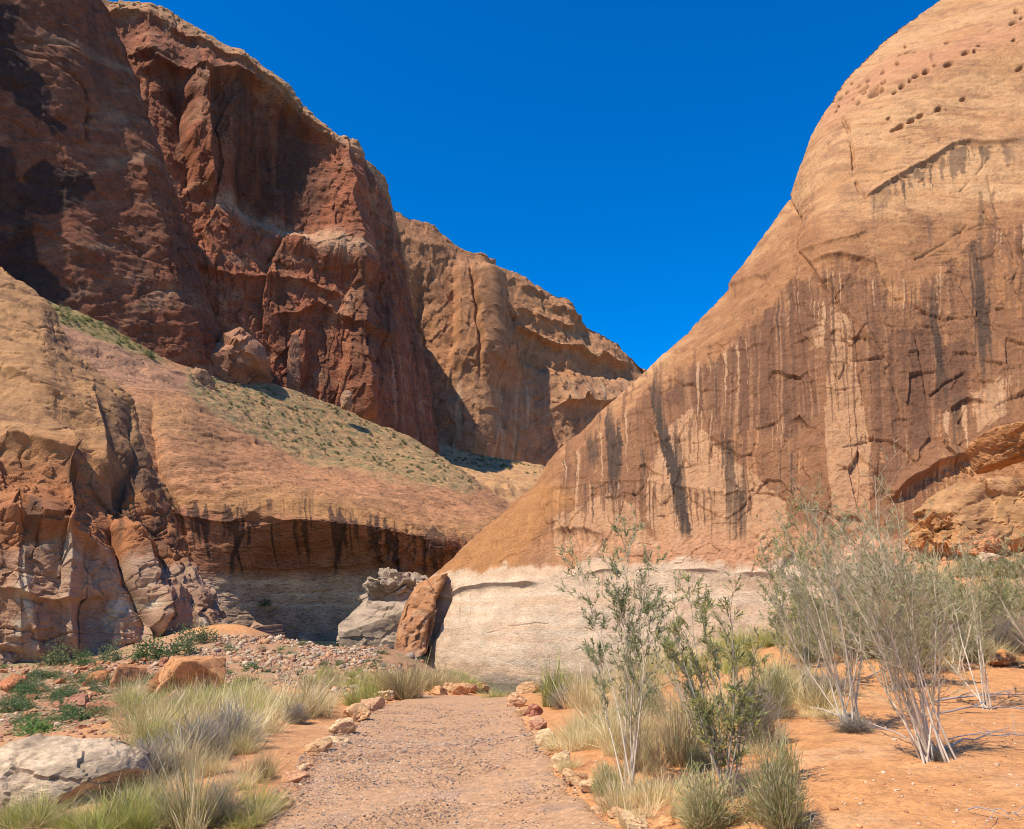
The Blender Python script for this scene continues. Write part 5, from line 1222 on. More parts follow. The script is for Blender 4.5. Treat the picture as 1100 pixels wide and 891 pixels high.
def blades(base, direc, length, droop, width, cols, r):
    """Tapering, bending strips: seven vertices each."""
    n = len(base)
    t = np.array([0, .4, .75, 1.0])
    h = direc[:, None, :] * (length[:, None] * t)[..., None]
    h[..., 2] -= (droop * length)[:, None] * t ** 2
    hor = direc.copy(); hor[:, 2] = 0
    side = np.stack([-direc[:, 1], direc[:, 0], 0 * direc[:, 0]], -1) + r.normal(0, 0.35, (n, 3))
    side /= np.linalg.norm(side, axis=1, keepdims=True) + 1e-9
    ctr = base[:, None, :] + h
    w = width[:, None] * np.array([1, .85, .55])
    a = ctr[:, :3] - side[:, None] * w[..., None] / 2; b = ctr[:, :3] + side[:, None] * w[..., None] / 2
    V = np.concatenate([a, b, ctr[:, 3:]], 1)              # 0 1 2 | 3 4 5 | 6
    q = np.array([[0, 3, 4, 1], [1, 4, 5, 2]]); tr = np.array([[2, 5, 6]])
    o = (np.arange(n) * 7)[:, None, None]
    return V.reshape(-1, 3), (q[None] + o).reshape(-1, 4), (tr[None] + o).reshape(-1, 3), np.repeat(cols, 7, 0)

def pick(r, n, pal, weights):
    p = np.array(pal)[r.choice(len(pal), n, p=np.array(weights) / sum(weights))]
    return p * r.uniform(0.75, 1.2, (n, 1))

def tuft_mesh(name, seed, kind):
    r = np.random.default_rng(seed)
    n = 820
    az = r.uniform(0, 2 * np.pi, n); u = r.uniform(0, 1, n)
    rad = 0.20 * np.sqrt(r.uniform(0, 1, n))
    if kind in ('brush', 'sage'):                          # finely branched dome of twigs
        n = 2600 if kind == 'brush' else 3800
        az = r.uniform(0, 2 * np.pi, n); ct = r.uniform(0.05, 1, n); st = np.sqrt(1 - ct ** 2)
        out = np.stack([np.cos(az) * st, np.sin(az) * st, ct], -1)
        k = r.uniform(0.0, 0.72, n) ** 0.6
        lump = 0.8 + 0.35 * np.sin(az * 3 + seed) * st
        base = out * np.array([.5, .5, .85]) * (k * lump)[:, None] + r.normal(0, 0.03, (n, 3)); base[:, 2] = np.maximum(base[:, 2], 0)
        d = out * 0.8 + r.normal(0, 0.38, (n, 3)); d[:, 2] = np.abs(d[:, 2]) + 0.25
        d /= np.linalg.norm(d, axis=1, keepdims=True)
        L = r.uniform(0.10, 0.30, n) if kind == 'brush' else r.uniform(0.05, 0.17, n)
        pal, wts = ([GREYB, (0.40, 0.34, 0.26), BROWN, OLIVE], [5, 3, 1.2, 1]) if kind == 'brush' else ([SAGE, OLIVE, (0.58, 0.48, 0.28), (0.32, 0.32, 0.11)], [3, 3, 4, 2])
        c = pick(r, n, pal, wts)
        V, q, t, C = blades(base, d, L, r.uniform(-.1, .2, n), np.full(n, 0.007 if kind == 'brush' else 0.009), c, r)
    else:
        m = 7
        sub = np.stack([r.normal(0, 0.17, m), r.normal(0, 0.17, m)], -1); sub[0] = 0
        hgt = r.uniform(0.55, 1.0, m); spread = r.uniform(0.5, 1.25, m); lean = r.normal(0, 0.22, (m, 2))
        g = r.choice(m, n, p=np.array([2.2] + [1] * (m - 1)) / (m + 1.2))
        tilt = {'grass': 0.12 + 0.85 * u ** 0.9, 'tall': 0.06 + 0.62 * u, 'low': 0.3 + 1.0 * u ** 0.7}[kind.split('_')[0]] * spread[g]
        az2 = az + r.normal(0, 0.7, n)
        d = np.stack([np.cos(az2) * np.sin(tilt) + lean[g, 0], np.sin(az2) * np.sin(tilt) + lean[g, 1], np.cos(tilt)], -1)
        d /= np.linalg.norm(d, axis=1, keepdims=True)
        base = np.stack([np.cos(az) * rad * 0.55 + sub[g, 0], np.sin(az) * rad * 0.55 + sub[g, 1], 0 * az - 0.02], -1)
        L = r.uniform(0.35, 1.05, n) * hgt[g]
        stalk = r.uniform(size=n) < 0.05
        L[stalk] = r.uniform(0.95, 1.25, stalk.sum())
        hue = kind.split('_')[1]
        pal, wts = {'straw': ([STRAW, PSTRAW, (0.55, 0.40, 0.18), GREENY], [4, 5, 1.5, 0.5]), 'green': ([GREENY, (0.42, 0.42, 0.13), STRAW, OLIVE], [5, 3, 2, 2]), 'tan': ([(0.45, 0.33, 0.17), STRAW, OLIVE, BROWN], [4, 3, 2, 1.5]),
                    'mixed': ([STRAW, OLIVE, GREYB, PSTRAW, GREENY], [4, 1.5, 1.5, 3, 1.5])}[hue]
        dr = r.uniform(-0.05, 0.38, n); brk = r.uniform(size=n) < 0.15; dr[brk] = r.uniform(.5, .95, brk.sum())
        V, q, t, C = blades(base, d, L, dr, r.uniform(0.005, 0.012, n), pick(r, n, pal, wts), r)
    return np_mesh(name, V, [q, t], C, smooth=False)

def leaf_cloud(r, ctr, dirs, length, width, cols):
    """Lance-shaped folded leaves: two triangles each side of the midrib, four vertices."""
    n = len(ctr)
    side = np.cross(dirs, r.normal(size=(n, 3))); side /= np.linalg.norm(side, axis=1, keepdims=True) + 1e-9
    mid = ctr + dirs * (length * 0.45)[:, None]
    V = np.stack([ctr, mid + side * (width / 2)[:, None], ctr + dirs * length[:, None], mid - side * (width / 2)[:, None]], 1)
    f = np.array([[0, 1, 2, 3]]) + (np.arange(n) * 4)[:, None]
    return V.reshape(-1, 3), f, np.repeat(cols, 4, 0)

def leafy_mesh(name, seed, pal, n=700, size=0.09):
    r = np.random.default_rng(seed)
    az = r.uniform(0, 6.283, n); ct = r.uniform(0.0, 1, n); st = np.sqrt(1 - ct ** 2)
    lump = 0.72 + 0.3 * np.sin(az * 2 + seed) + 0.22 * np.sin(az * 5 + ct * 7 + seed)
    k = r.uniform(0.25, 1, n) ** 0.5 * lump
    ctr = np.stack([np.cos(az) * st * 0.5, np.sin(az) * st * 0.5, ct * 0.9], -1) * k[:, None] + r.normal(0, 0.03, (n, 3))
    d = ctr * np.array([1, 1, .6]) + np.array([0, 0, 0.35]) + r.normal(0, 0.3, (n, 3)); d /= np.linalg.norm(d, axis=1, keepdims=True)
    V, f, C = leaf_cloud(r, ctr, d, r.uniform(.7, 1.5, n) * size, r.uniform(.25, .5, n) * size, pick(r, n, pal, [1] * len(pal)))
    return np_mesh(name, V, f, C, smooth=False)

TUFTS = {}
def tuft_of(kind, k):
    key = (kind, k % 3)
    if key not in TUFTS:
        nm = {'brush': 'dead_bush', 'sage': 'bush'}.get(kind, 'grass_tuft')
        TUFTS[key] = tuft_mesh(nm, 900 + 31 * len(TUFTS), kind)
    return TUFTS[key]

def put_tuft(kind, px, py, w, h, label, k, group=None, cat=None, P=None, name=None):
    P = gh(px, py) if P is None else P
    m = mpp(P)
    r = random.Random(k * 7 + int(px))
    name = name or {'brush': 'dead_bush', 'sage': 'bush'}.get(kind, 'grass_tuft')
    o = link(name, tuft_of(kind, k), M_GRASS)
    o.location = (P[0], P[1], P[2] - 0.02)
    sw = w * m / (1.25 if kind not in ('brush', 'sage') else 1.1); sh = h * m / 0.92
    o.scale = (sw, sw, sh); o.rotation_euler = (0, 0, r.uniform(0, 6.28))
    return tag(o, label, cat or {'brush': 'bush', 'sage': 'bush'}.get(kind, 'grass'), group)

def build_tufts():
    T = [('tall_mixed', 205, 886, 120, 92, 'large straw and grey clump at the bottom left beside the path'), ('brush', 235, 884, 70, 62, 'grey dead brush inside the large clump at the bottom left'), ('low_green', 258, 888, 60, 50, 'green yellow leafy clump at the right foot of the large bottom left clump'), ('sage', 180, 888, 70, 56, 'olive green brush at the left foot of the large bottom left clump'),
         ('brush', 158, 838, 96, 62, 'dark grey dead bush against the right end of the big boulder'), ('brush', 212, 815, 100, 62, 'grey brown bush behind the large bottom left clump'), ('brush', 248, 806, 88, 66, 'brownish bush at the right end of the grey brush row'), ('tall_straw', 238, 790, 120, 70, 'broad pale straw clump above the grey brush row'),
         ('grass_straw', 195, 830, 80, 70, 'loose straw clump in front of the grey brush'), ('grass_tan', 283, 836, 44, 48, 'small straw tuft standing alone at the path edge'), ('low_green', 108, 890, 92, 56, 'yellow green clump below the big boulder'), ('low_mixed', 40, 892, 84, 44, 'low yellowish weeds at the bottom left corner'), ('low_green', 145, 892, 60, 44, 'green yellow weeds between the boulder and the big clump'),
         ('tall_straw', 65, 858, 46, 52, 'dry straw tuft growing against the front of the big boulder'), ('low_straw', 85, 884, 50, 34, 'flattened straw in front of the boulder'), ('grass_straw', 150, 788, 84, 44, 'pale dry tuft behind the right end of the boulder'), ('grass_mixed', 188, 778, 70, 40, 'greyish tuft beside the long red slab'), ('grass_green', 225, 772, 84, 44, 'greenish tuft in the pale grass belt'),
         ('grass_straw', 262, 772, 90, 48, 'straw tuft in the middle of the pale grass belt'), ('tall_straw', 298, 772, 80, 54, 'tall straw clump left of the grey ball bush'), ('brush', 318, 776, 40, 30, 'small round grey bush in front of the fanned straw clump'), ('tall_straw', 330, 768, 96, 64, 'fanned pale straw clump above the bare sand patch'), ('brush', 190, 762, 30, 24, 'small bluish grey bush in the back of the grass belt'),
         ('grass_green', 380, 758, 66, 44, 'yellow green tuft beside the left row of stones'), ('tall_tan', 432, 752, 78, 58, 'big tan tussock at the left end of the path'), ('grass_green', 402, 748, 52, 38, 'green tuft left of the big tan tussock'), ('grass_tan', 462, 742, 50, 34, 'brown tuft right of the big tan tussock'), ('grass_green', 492, 734, 46, 24, 'low green tuft behind the stones across the path end'), ('grass_mixed', 522, 733, 44, 22, 'olive tuft at the right end of the stones across the path'), 
         ('grass_green', 530, 752, 40, 20, 'small yellow green tuft on the gravel at the path end'), ('grass_straw', 560, 738, 46, 30, 'straw tuft beside the pale round stone'), ('tall_green', 598, 756, 84, 62, 'bright green yellow tussock on the far right border'), ('tall_straw', 628, 758, 70, 58, 'straw tussock right of the bright green one'), ('brush', 610, 760, 62, 32, 'grey brush under the bright green tussock'), ('grass_green', 572, 738, 50, 40, 'green tuft behind the far right border stones'),
         ('low_straw', 605, 802, 70, 36, 'dry straw spilling over the right border stones'), ('low_straw', 640, 800, 84, 52, 'wide dry straw clump on the right border'), ('grass_straw', 660, 785, 90, 56, 'straw clump behind the wide one on the right'), ('grass_tan', 690, 800, 80, 50, 'tan clump below the slim shrub'), ('grass_straw', 612, 826, 40, 26, 'straw wisps beside the pale stone halfway along the right border'),
         ('sage', 840, 888, 96, 150, 'tall olive brush right of the green leafed shrub'), ('sage', 760, 886, 110, 90, 'low olive brush at the foot of the green leafed shrub'), ('grass_straw', 700, 862, 76, 46, 'thin straw beside the foot of the slim shrub'), ('tall_tan', 730, 820, 110, 100, 'brown grass between the slim and the green leafed shrubs'), ('brush', 815, 800, 80, 90, 'grey brush behind the tall olive brush'), ('grass_straw', 775, 770, 120, 70, 'straw behind the green leafed shrub'),
         ('sage', 830, 770, 70, 80, 'olive bush behind the grey brush on the right mound'), ('sage', 985, 720, 90, 110, 'green grey bush between the two white stemmed shrubs'), ('sage', 870, 700, 84, 90, 'olive bush left of the white stemmed shrub'), ('brush', 1000, 700, 110, 80, 'grey twiggy bush behind the tallest white stemmed shrub'), ('sage', 1045, 690, 110, 96, 'sage green bush at the back of the sand on the right'), ('brush', 918, 786, 62, 24, 'dead twigs heaped round the foot of the left white stemmed shrub'), ('brush', 1006, 812, 50, 18, 'dead twigs round the foot of the tallest white stemmed shrub'), ('low_straw', 880, 772, 60, 26, 'thin straw beside the foot of the left white stemmed shrub'), ('brush', 890, 745, 80, 30, 'low dark dead twigs left of the white stemmed shrub'), ('brush', 1085, 700, 90, 60, 'grey bush near the right edge'),
         ('sage', 1085, 660, 90, 60, 'olive bush at the right edge of the hillside'), ('low_straw', 1070, 668, 70, 30, 'pale straw under the olive bush at the right edge'), ('sage', 930, 705, 110, 90, 'dull green bush behind the stems of the left white shrub'), ('grass_green', 760, 700, 60, 34, 'yellow green tuft on the crest of the right mound'), ('grass_green', 795, 698, 76, 40, 'pale green tuft on the crest beside the orange bank'), ('grass_green', 830, 692, 60, 34, 'green tuft on the crest left of the olive bush'), ('grass_straw', 720, 716, 70, 40, 'straw tuft on the crest left of the green ones'), ('grass_green', 690, 728, 74, 46, 'green tuft behind the slim shrub'), ('grass_mixed', 655, 742, 70, 40, 'mixed tuft between the tussock and the slim shrub'), ('sage', 1040, 620, 50, 34, 'small olive bush on the slope below the outcrop'), ('sage', 1090, 588, 50, 40, 'round green bush beside the outcrop at the right edge'), ('grass_green', 1028, 575, 26, 16, 'yellow green tuft tucked under the tilted block'), ('sage', 1005, 640, 60, 40, 'olive bush on the slope behind the tall shrubs')]
    for k, (kind, x, y, w, h, lab) in enumerate(T):
        put_tuft(kind, x, y, w, h, lab, k)
    r = np.random.default_rng(55)
    # small tufts that fill the grass belt and the far right border
    def fill(n, boxf, kinds, wr, hr, label, group, cat='grass', name=None):
        pts = np.array([boxf() for _ in range(n)])
        for k, ((x, y), P) in enumerate(zip(pts, ghits(pts[:, 0], pts[:, 1]))):
            w = r.uniform(*wr)
            put_tuft(kinds[k % len(kinds)], x, y, w, w * r.uniform(*hr), label, k, group, cat, P, name)
    fill(34, lambda: (r.uniform(130, 350), r.uniform(752, 775)), ['grass_straw', 'grass_green', 'tall_straw'], (40, 64), (.5, .75), 'pale tuft of the grass belt between the hollow and the path', 'tufts of the pale grass belt')
    fill(20, lambda: (r.uniform(612, 690), r.uniform(752, 812)), ['grass_straw', 'low_straw', 'tall_straw'], (40, 70), (.5, .75), 'straw tuft in the dry grass right of the path', 'straw right of the path')
    fill(26, lambda: (r.uniform(330, 545), r.uniform(728, 742)), ['grass_green', 'grass_mixed', 'grass_tan'], (26, 44), (.5, .7), 'low tuft on the bank beyond the end of the path', 'tufts beyond the path end')
    fill(22, lambda: (r.uniform(640, 860), r.uniform(696, 730)), ['grass_green', 'grass_straw', 'grass_green'], (34, 60), (.5, .7), 'tuft along the crest of the right mound', 'tufts on the mound crest')
    fill(16, lambda: (r.uniform(120, 280), r.uniform(800, 870)), ['low_straw', 'grass_straw', 'grass_mixed'], (40, 60), (.6, .9), 'straw tuft among the grey brush on the left', 'straw among the grey brush')
    fill(34, lambda: (r.uniform(640, 880), r.uniform(735, 885)), ['grass_straw', 'low_straw', 'grass_tan', 'tall_straw', 'sage'], (40, 80), (.5, .9), 'thin dry grass around the shrubs beside the path', 'dry grass around the shrubs')
    fill(22, lambda: (r.uniform(860, 1100), r.uniform(620, 712)), ['sage', 'grass_straw', 'sage', 'brush'], (34, 74), (.45, .8), 'dull bush on the sandy rise behind the white shrubs', 'bushes on the sandy rise', 'bush', 'bush')
    fill(16, lambda: (r.uniform(0, 280), r.uniform(868, 893)), ['low_green', 'grass_green', 'low_mixed'], (50, 84), (.5, .8), 'yellow green weeds along the bottom left edge', 'weeds at the bottom left')
    fill(16, lambda: (r.uniform(140, 292), r.uniform(758, 806)), ['tall_straw', 'grass_green', 'grass_straw'], (46, 80), (.5, .7), 'straw tuft between the grey brush and the left stones', 'straw left of the path')
    # green plants of the hollow
    L = [leafy_mesh('green_bush', 71, [(0.13, 0.20, 0.07), (0.17, 0.22, 0.08), (0.10, 0.16, 0.06)]), leafy_mesh('green_bush', 74, [(0.20, 0.24, 0.10), (0.24, 0.25, 0.12), (0.16, 0.2, 0.09)]), leafy_mesh('green_bush', 77, [(0.11, 0.20, 0.05), (0.15, 0.25, 0.06)])]
    G = [(60, 715, 44, 30, 'rounded green bush at the foot of the left cliff', 1), (88, 716, 30, 22, 'green bush right of the rounded one at the cliff foot', 0), (118, 712, 40, 24, 'leafy bush near the pale rib of the cliff foot', 1), (160, 708, 60, 30, 'wide green bush under the shaded ribs', 0), (195, 704, 52, 34, 'feathery green bush at the right end of the cliff foot', 1), (215, 690, 40, 26, 'light green bush where the scree meets the cliff', 1),
         (5, 712, 40, 46, 'tall olive bush at the left edge below the cliff', 1), (38, 792, 66, 24, 'bright green plant just behind the big boulder', 2), (88, 776, 62, 24, 'broad green plant in the middle of the hollow', 0), (10, 765, 40, 18, 'green plant at the left edge of the hollow', 0), (70, 748, 30, 12, 'flat green plant beside the dusky red slab', 0), (325, 693, 16, 9, 'tiny green bush on top of the scree bank', 1), (410, 702, 20, 8, 'small green bush at the shore left of the leaning slab', 1), (365, 715, 18, 9, 'little green bush on the scree slope', 1), (470, 716, 40, 10, 'low green growth at the foot of the bleached wall', 1), (400, 714, 24, 9, 'small green bush on the bank before the shore', 0)]
    def plant(mesh, P, w, h, lab, group=None, k=0, name='green_bush', cat='plant'):
        m = mpp(P); o = link(name, mesh, M_LEAF); o.location = (P[0], P[1], P[2] - 0.03); o.scale = (w * m, w * m, h * m); o.rotation_euler = (0, 0, k * 1.7)
        return tag(o, lab, cat, group)
    for k, (x, y, w, h, lab, j) in enumerate(G):
        plant(L[j], gh(x, y), w, h, lab, None, k)
    pts = np.array([(r.uniform(0, 270), r.triangular(712, 745, 800)) for _ in range(130)]); pts = pts[(pts[:, 1] < 806 - 0.17 * pts[:, 0])]
    for k, ((x, y), P) in enumerate(zip(pts, ghits(pts[:, 0], pts[:, 1]))):
        w = r.uniform(12, 34); plant(L[k % 2], P, w, w * r.uniform(.35, .55), 'small green plant growing among red stones in the hollow', 'green plants in the hollow', k)
    pts = np.array([(r.uniform(240, 480), r.uniform(692, 728)) for _ in range(36)])
    for k, ((x, y), P) in enumerate(zip(pts, ghits(pts[:, 0], pts[:, 1]))):
        w = r.uniform(6, 16); plant(L[1], P, w, w * .5, 'tiny green bush dotted over the scree bank', 'bushes on the scree bank', k)
    # bushes and stones on the slopes high up on the left
    def on_face(S, n, poly, seed):
        q = np.random.default_rng(seed); px, py = S['px'].ravel(), S['py'].ravel()
        ins = np.zeros(px.shape, bool); pp = list(poly) + [poly[0]]
        for (x0, y0), (x1, y1) in zip(pp[:-1], pp[1:]):
            c = ((y0 > py) != (y1 > py)) & (px < (x1 - x0) * (py - y0) / (y1 - y0 + 1e-9) + x0); ins ^= c
        k = np.nonzero(ins)[0]
        return S['P'].reshape(-1, 3)[q.choice(k, n, replace=False)]
    D = [leafy_mesh('far_bush', 81, [(0.20, 0.21, 0.10), (0.24, 0.24, 0.12), (0.16, 0.18, 0.08)], 160, 0.25), leafy_mesh('far_bush', 83, [(0.30, 0.29, 0.13), (0.26, 0.27, 0.10)], 160, 0.25)]
    tal = [(200, 408), (250, 410), (330, 428), (420, 462), (470, 490), (510, 520), (480, 524), (420, 508), (360, 497), (300, 472), (245, 444), (212, 424)]
    for k, P in enumerate(on_face(SLOPE, 210, tal, 1)):
        w = r.uniform(2.5, 6); plant(D[0], P, w, w * .6, 'small grey green bush dotted over the talus below the red cliff', 'bushes on the talus', k, 'far_bush', 'bush')
    for k, P in enumerate(on_face(SLOPE, 80, [(45, 322), (75, 334), (120, 354), (165, 382), (180, 394), (150, 382), (100, 364), (58, 344)], 2)):
        w = r.uniform(3, 7); plant(D[1], P, w, w * .6, 'small yellow green bush on the grassy ledge under the dark cliff', 'bushes on the grassy ledge', k, 'far_bush', 'bush')
    for k, P in enumerate(on_face(BENCH, 60, [(470, 482), (520, 490), (585, 504), (580, 512), (520, 502), (475, 494)], 3)):
        w = r.uniform(2, 5); plant(D[0], P, w, w * .6, 'tiny bush on the distant bench below the far cliff', 'bushes on the far bench', k, 'far_bush', 'bush')
    P = on_face(SLOPE, 1, [(150, 380), (160, 383), (160, 388), (150, 386)], 4)[0]
    plant(D[0], P, 11, 10, 'larger green bush at the lower end of the grassy ledge', None, 0, 'far_bush', 'bush')
    pal = [rock_mesh('far_stone', 700 + k, (1, .9, .7), (0.42, 0.26, 0.16), cuts=8, sub=2) for k in range(3)]
    for k, P in enumerate(on_face(SLOPE, 90, tal, 5)):
        m = mpp(P) * r.uniform(1.5, 4.5); o = link('far_stone', pal[k % 3], M_CLIFF); o.location = P; o.scale = (m, m, m); o.rotation_euler = (0, 0, k)
        tag(o, 'stone lying on the talus below the red cliff', 'stone', 'stones on the talus')

# ------------------------------------------------------------------ shrubs with stems
def tubes(lines, sides=5):
    """lines: list of (points, radii); returns verts, faces."""
    V, Fc, o = [], [], 0
    ang = np.linspace(0, 2 * np.pi, sides, endpoint=False)
    for pts, rad in lines:
        pts = np.asarray(pts); n = len(pts)
        t = np.gradient(pts, axis=0); t /= np.linalg.norm(t, axis=1, keepdims=True) + 1e-9
        ref = np.where(np.abs(t[:, 2:3]) > 0.9, [[1, 0, 0]], [[0, 0, 1]])
        a = np.cross(t, ref); a /= np.linalg.norm(a, axis=1, keepdims=True) + 1e-9
        b = np.cross(t, a)
        ring = pts[:, None] + np.asarray(rad)[:, None, None] * (np.cos(ang)[None, :, None] * a[:, None] + np.sin(ang)[None, :, None] * b[:, None])
        V.append(ring.reshape(-1, 3))
        i = np.arange(n * sides).reshape(n, sides) + o
        j = np.roll(i, -1, 1)
        Fc.append(np.stack([i[:-1], j[:-1], j[1:], i[1:]], -1).reshape(-1, 4)); o += n * sides
    return np.concatenate(V), np.concatenate(Fc)

def branch_line(r, p, d, L, n, wob, up):
    pts = [p]; d = d / np.linalg.norm(d)
    for k in range(n):
        d = d + r.normal(0, wob, 3) + np.array([0, 0, up]); d /= np.linalg.norm(d)
        pts.append(pts[-1] + d * L / n)
    return np.array(pts)

def shrub(label, px, py, tips, seed, stem_col, twig_col, leaf_pal, r0=0.018, twigs=16, leaves=10, leaf_len=0.05, leaf_from=0.45, spread=0.065, cat='shrub'):
    r = np.random.default_rng(seed)
    base = gh(px, py)
    root = bpy.data.objects.new('shrub', None); COL.objects.link(root); root.location = base
    tag(root, label, cat)
    LC, LD, LF = [], [], []
    for tx, ty in tips:
        tip = at(tx, ty, base[1] + r.uniform(-0.45, 0.6)) - base
        L = np.linalg.norm(tip)
        b0 = np.array([r.normal(0, spread), r.normal(0, spread), -0.03])
        t = np.linspace(0, 1, 10)[:, None]
        ctl = tip * 0.5 + np.array([r.normal(0, .06) * L, r.normal(0, .06) * L, 0.03 * L])
        pts = (1 - t) ** 2 * b0 + 2 * t * (1 - t) * ctl + t ** 2 * tip + np.cumsum(r.normal(0, 0.006 * L, (10, 3)), 0) * t
        rr = r0 * r.uniform(0.65, 1.1)
        rad = rr * (1 - 0.85 * t[:, 0]) + 0.0015
        main = [(pts, rad)]; tw = []
        for k in range(twigs):
            u = r.uniform(0.22, 1.0); i = min(int(u * 9), 8); q = pts[i] + (pts[i + 1] - pts[i]) * (u * 9 - i)
            sd = pts[i + 1] - pts[i]; sd /= np.linalg.norm(sd)
            d = sd + r.normal(0, 0.42, 3); d[2] = abs(d[2]) * 0.8 + 0.15
            l = L * r.uniform(0.10, 0.26) * (1.15 - 0.4 * u)
            ln = branch_line(r, q, d, l, 4, 0.13, 0.05)
            tw.append((ln, np.linspace(0.0048, 0.0014, 5) * (0.6 + r0 * 22)))
            for m in range(r.integers(2, 5)):
                v = r.uniform(0.25, 1); j = min(int(v * 4), 3); q2 = ln[j] + (ln[j + 1] - ln[j]) * (v * 4 - j)
                d2 = (ln[j + 1] - ln[j]); d2 = d2 / np.linalg.norm(d2) + r.normal(0, 0.45, 3); d2[2] = abs(d2[2]) * .7 + .2
                l2 = l * r.uniform(.3, .6)
                ln2 = branch_line(r, q2, d2, l2, 3, 0.15, 0.05)
                tw.append((ln2, np.linspace(0.0028, 0.001, 4) * (0.6 + r0 * 22)))
                nl = r.poisson(1.3 * leaves * (0.35 + 0.9 * (u > leaf_from))) if u > leaf_from * 0.6 else r.poisson(leaves * 0.12)
                for _ in range(nl):
                    w = r.uniform(0, 3); a = min(int(w), 2); dd = ln2[a + 1] - ln2[a]; dd = dd / (np.linalg.norm(dd) + 1e-9)
                    LC.append(ln2[a] + (ln2[a + 1] - ln2[a]) * (w - a)); x = dd + r.normal(0, 0.5, 3); LD.append(x / np.linalg.norm(x))
        V1, F1 = tubes(main, 6); V2, F2 = tubes(tw, 3)
        C1 = np.empty(V1.shape); C1[:] = np.array(stem_col) * r.uniform(0.85, 1.1)
        hh = (V1[:, 2] / max(tip[2], 0.1)).clip(0, 1); C1 = mix(C1, twig_col, sstep(0.55, 1.0, hh) * 0.8)
        C1 *= (1 + 0.25 * fbm(V1 + seed, 0.05, 2, 3, stretch=(1, 1, 4)))[:, None]
        C2 = np.empty(V2.shape); C2[:] = twig_col; C2 = mix(C2, stem_col, r.uniform(0, .5)); C2 *= (1 + 0.2 * fbm(V2, 0.3, 2, 4))[:, None]
        link('stem', np_mesh('stem', np.concatenate([V1, V2]), [np.concatenate([F1, F2 + len(V1)])], np.concatenate([C1, C2])), M_STEM, root)
    if LC:
        n = len(LC)
        V, f, C = leaf_cloud(r, np.array(LC), np.array(LD), r.uniform(.6, 1.4, n) * leaf_len * 1.15, r.uniform(.16, .28, n) * leaf_len, pick(r, n, leaf_pal, [1] * len(leaf_pal)))
        link('foliage', np_mesh('foliage', V, f, C, smooth=False), M_LEAF, root)
    return root

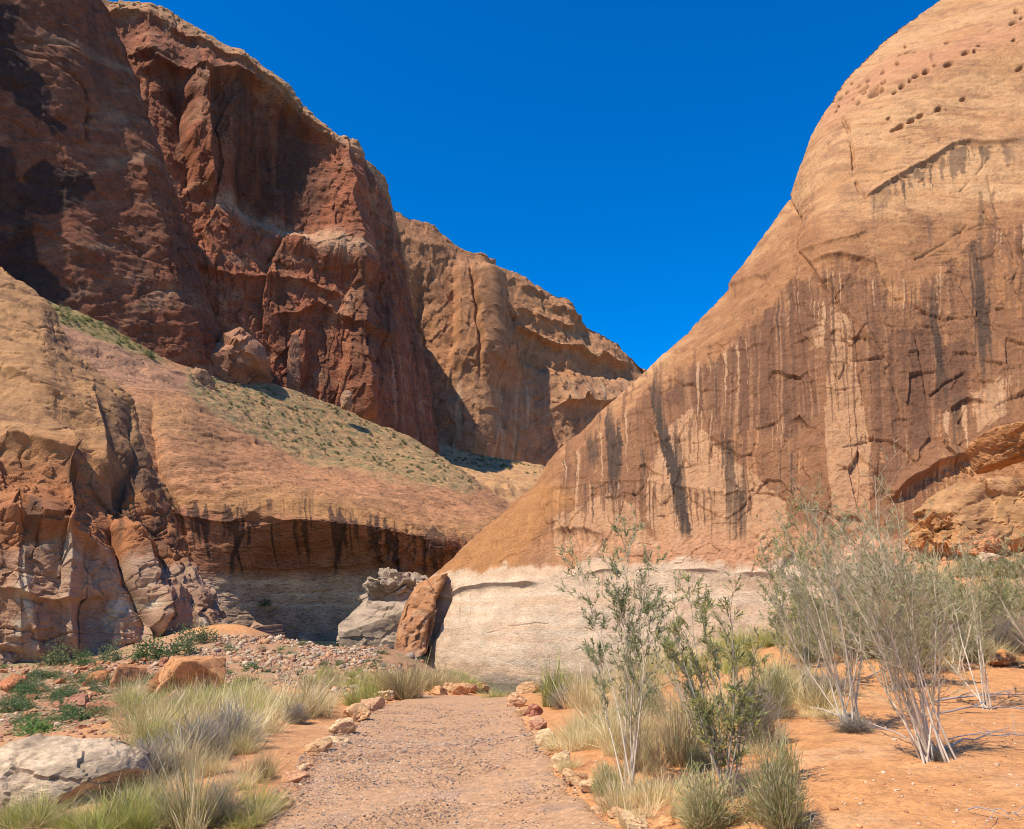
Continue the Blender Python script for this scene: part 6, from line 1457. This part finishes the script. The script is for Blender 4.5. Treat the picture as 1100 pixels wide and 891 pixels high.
def build_shrubs():
    WH = (0.62, 0.51, 0.37); TW = (0.50, 0.39, 0.24); GT = (0.42, 0.35, 0.26)
    G1 = [(0.27, 0.31, 0.13), (0.34, 0.36, 0.17), (0.41, 0.40, 0.20), (0.18, 0.22, 0.10)]
    G2 = [(0.27, 0.30, 0.11), (0.35, 0.36, 0.14), (0.42, 0.40, 0.17), (0.18, 0.22, 0.09), (0.52, 0.43, 0.12)]
    G3 = [(0.34, 0.35, 0.16), (0.42, 0.40, 0.20), (0.48, 0.41, 0.22), (0.26, 0.29, 0.12)]
    shrub('slim green shrub with thin pale stems beside the right border of the path', 676, 852, [(640, 700), (622, 622), (655, 612), (682, 590), (700, 622), (692, 660), (662, 640), (705, 650)], 201, WH, TW, G1, 0.009, 18, 11, 0.046, 0.5)
    shrub('dense shrub with dark green leaves in the middle of the right foreground', 784, 856, [(716, 668), (736, 642), (760, 655), (785, 640), (812, 690), (742, 720), (770, 700), (800, 740), (730, 700), (755, 760), (790, 690)], 202, GT, (0.33, 0.27, 0.18), G2, 0.009, 18, 8, 0.048, 0.2)
    shrub('thin leaning shrub with bare pale stems behind the dense green shrub', 752, 800, [(690, 680), (668, 705), (720, 700), (705, 655), (735, 690)], 203, WH, TW, G1, 0.009, 20, 4, 0.045, 0.6)
    shrub('fan of white stems with sparse leaves on the sand, left of the tallest shrub', 914, 784, [(842, 566), (866, 536), (884, 575), (906, 600), (935, 610), (862, 640), (846, 612), (890, 640), (920, 640), (876, 560), (855, 590), (900, 570), (925, 580), (838, 650)], 204, WH, TW, G1, 0.011, 28, 2.4, 0.05, 0.55)
    shrub('tallest white stemmed shrub fanning up from the bare sand', 1001, 816, [(898, 556), (946, 512), (956, 585), (925, 596), (985, 600), (1012, 640), (966, 545), (935, 640), (912, 620), (975, 640), (944, 560), (890, 600), (930, 570), (905, 660), (1000, 600), (955, 630)], 205, (0.64, 0.53, 0.39), TW, G3, 0.0125, 28, 2.4, 0.05, 0.55)
    shrub('shrub of two long pale stems right of the tallest shrub', 1061, 763, [(1031, 580), (1046, 610), (1022, 640), (1052, 640), (1002, 690)], 206, WH, TW, G3, 0.014, 22, 6, 0.05, 0.5)
    shrub('leaning pale stemmed shrub at the right edge of the frame', 1128, 722, [(1058, 622), (1082, 590), (1044, 640), (1104, 580), (1072, 650)], 207, WH, TW, G3, 0.016, 22, 6, 0.06, 0.5)
    shrub('twiggy grey green shrub behind the two white stemmed shrubs', 958, 742, [(925, 640), (950, 600), (976, 610), (1000, 640), (935, 610), (985, 660)], 208, GT, TW, G3, 0.010, 26, 10, 0.06, 0.3)
    shrub('leafy spire of a shrub at the back left of the white stems', 868, 744, [(850, 560), (866, 545), (836, 600), (885, 620), (860, 600)], 209, GT, (0.33, 0.27, 0.18), G2, 0.010, 20, 12, 0.055, 0.35)
    shrub('pale twiggy shrub in the haze of stems on the right', 1028, 722, [(1000, 610), (1030, 590), (1060, 620), (1015, 640), (1045, 650)], 210, WH, TW, G3, 0.011, 22, 7, 0.06, 0.4)
    for k, (x, y, tips, lab) in enumerate([(845, 722, [(822, 600), (842, 580), (860, 610), (880, 640), (830, 650)], 'hazy olive shrub furthest left behind the white stems'), (985, 702, [(950, 590), (970, 575), (995, 600), (1020, 620), (980, 620)], 'pale olive shrub between the tall shrubs and the outcrop'),
                                             (1088, 690, [(1060, 610), (1080, 590), (1100, 600), (1115, 620), (1070, 640)], 'pale green shrub at the right edge of the sandy rise'), (908, 712, [(880, 590), (905, 570), (930, 600), (895, 620), (945, 630)], 'thin dry shrub rising between the two white stemmed shrubs')]):
        shrub(lab, x, y, tips, 230 + k, GT, TW, G3, 0.009, 26, 8, 0.06, 0.3)
    # fallen dead branches on the sand
    def fallen(label, ends, seed, r0, col=(0.36, 0.31, 0.28)):
        r = np.random.default_rng(seed); (x0, y0), (x1, y1) = ends
        P = ghits(np.linspace(x0, x1, 9), np.linspace(y0, y1, 9)); P[:, 2] += r0 + r.uniform(0, .03, 9) + 0.05 * np.sin(np.linspace(0, 3.14, 9))
        lines = [(P, np.linspace(r0, r0 * .35, 9))]
        for k in range(4):
            i = r.integers(2, 8); d = P[min(i + 1, 8)] - P[i - 1]; d = d / np.linalg.norm(d) + r.normal(0, .45, 3); d[2] = abs(d[2]) * .4
            lines.append((branch_line(r, P[i], d, r.uniform(.3, .7), 4, .15, 0), np.linspace(r0 * .5, r0 * .15, 5)))
        V, Fc = tubes(lines, 6); C = np.empty(V.shape); C[:] = col; C *= (1 + .3 * fbm(V, .08, 2, 5))[:, None]
        tag(link('fallen_branch', np_mesh('fallen_branch', V, Fc, C), M_STEM), label, 'branch')
    fallen('long pale fallen branch propped across the sand to the tallest shrub', [(868, 762), (998, 806)], 1, 0.014, (0.50, 0.43, 0.37))
    fallen('dark fallen branch lying to the right of the two stemmed shrub', [(1000, 756), (1110, 748)], 2, 0.020)
    fallen('grey fallen branch just below the dark one at the right edge', [(1010, 768), (1112, 764)], 3, 0.015)
    fallen('slender grey branch on the sand at the right of the tallest shrub', [(1010, 806), (1112, 792)], 4, 0.010)
    fallen('thin dead branch on the sand above the slender grey one', [(1020, 798), (1100, 790)], 5, 0.007)
    fallen('dead branch leaning between the white stemmed shrubs', [(930, 730), (1000, 700)], 6, 0.014)
    fallen('short dead stick on the sand near the bottom right corner', [(1040, 872), (1098, 882)], 7, 0.006)

build_rocks(); build_gravel(); build_tufts(); build_shrubs()
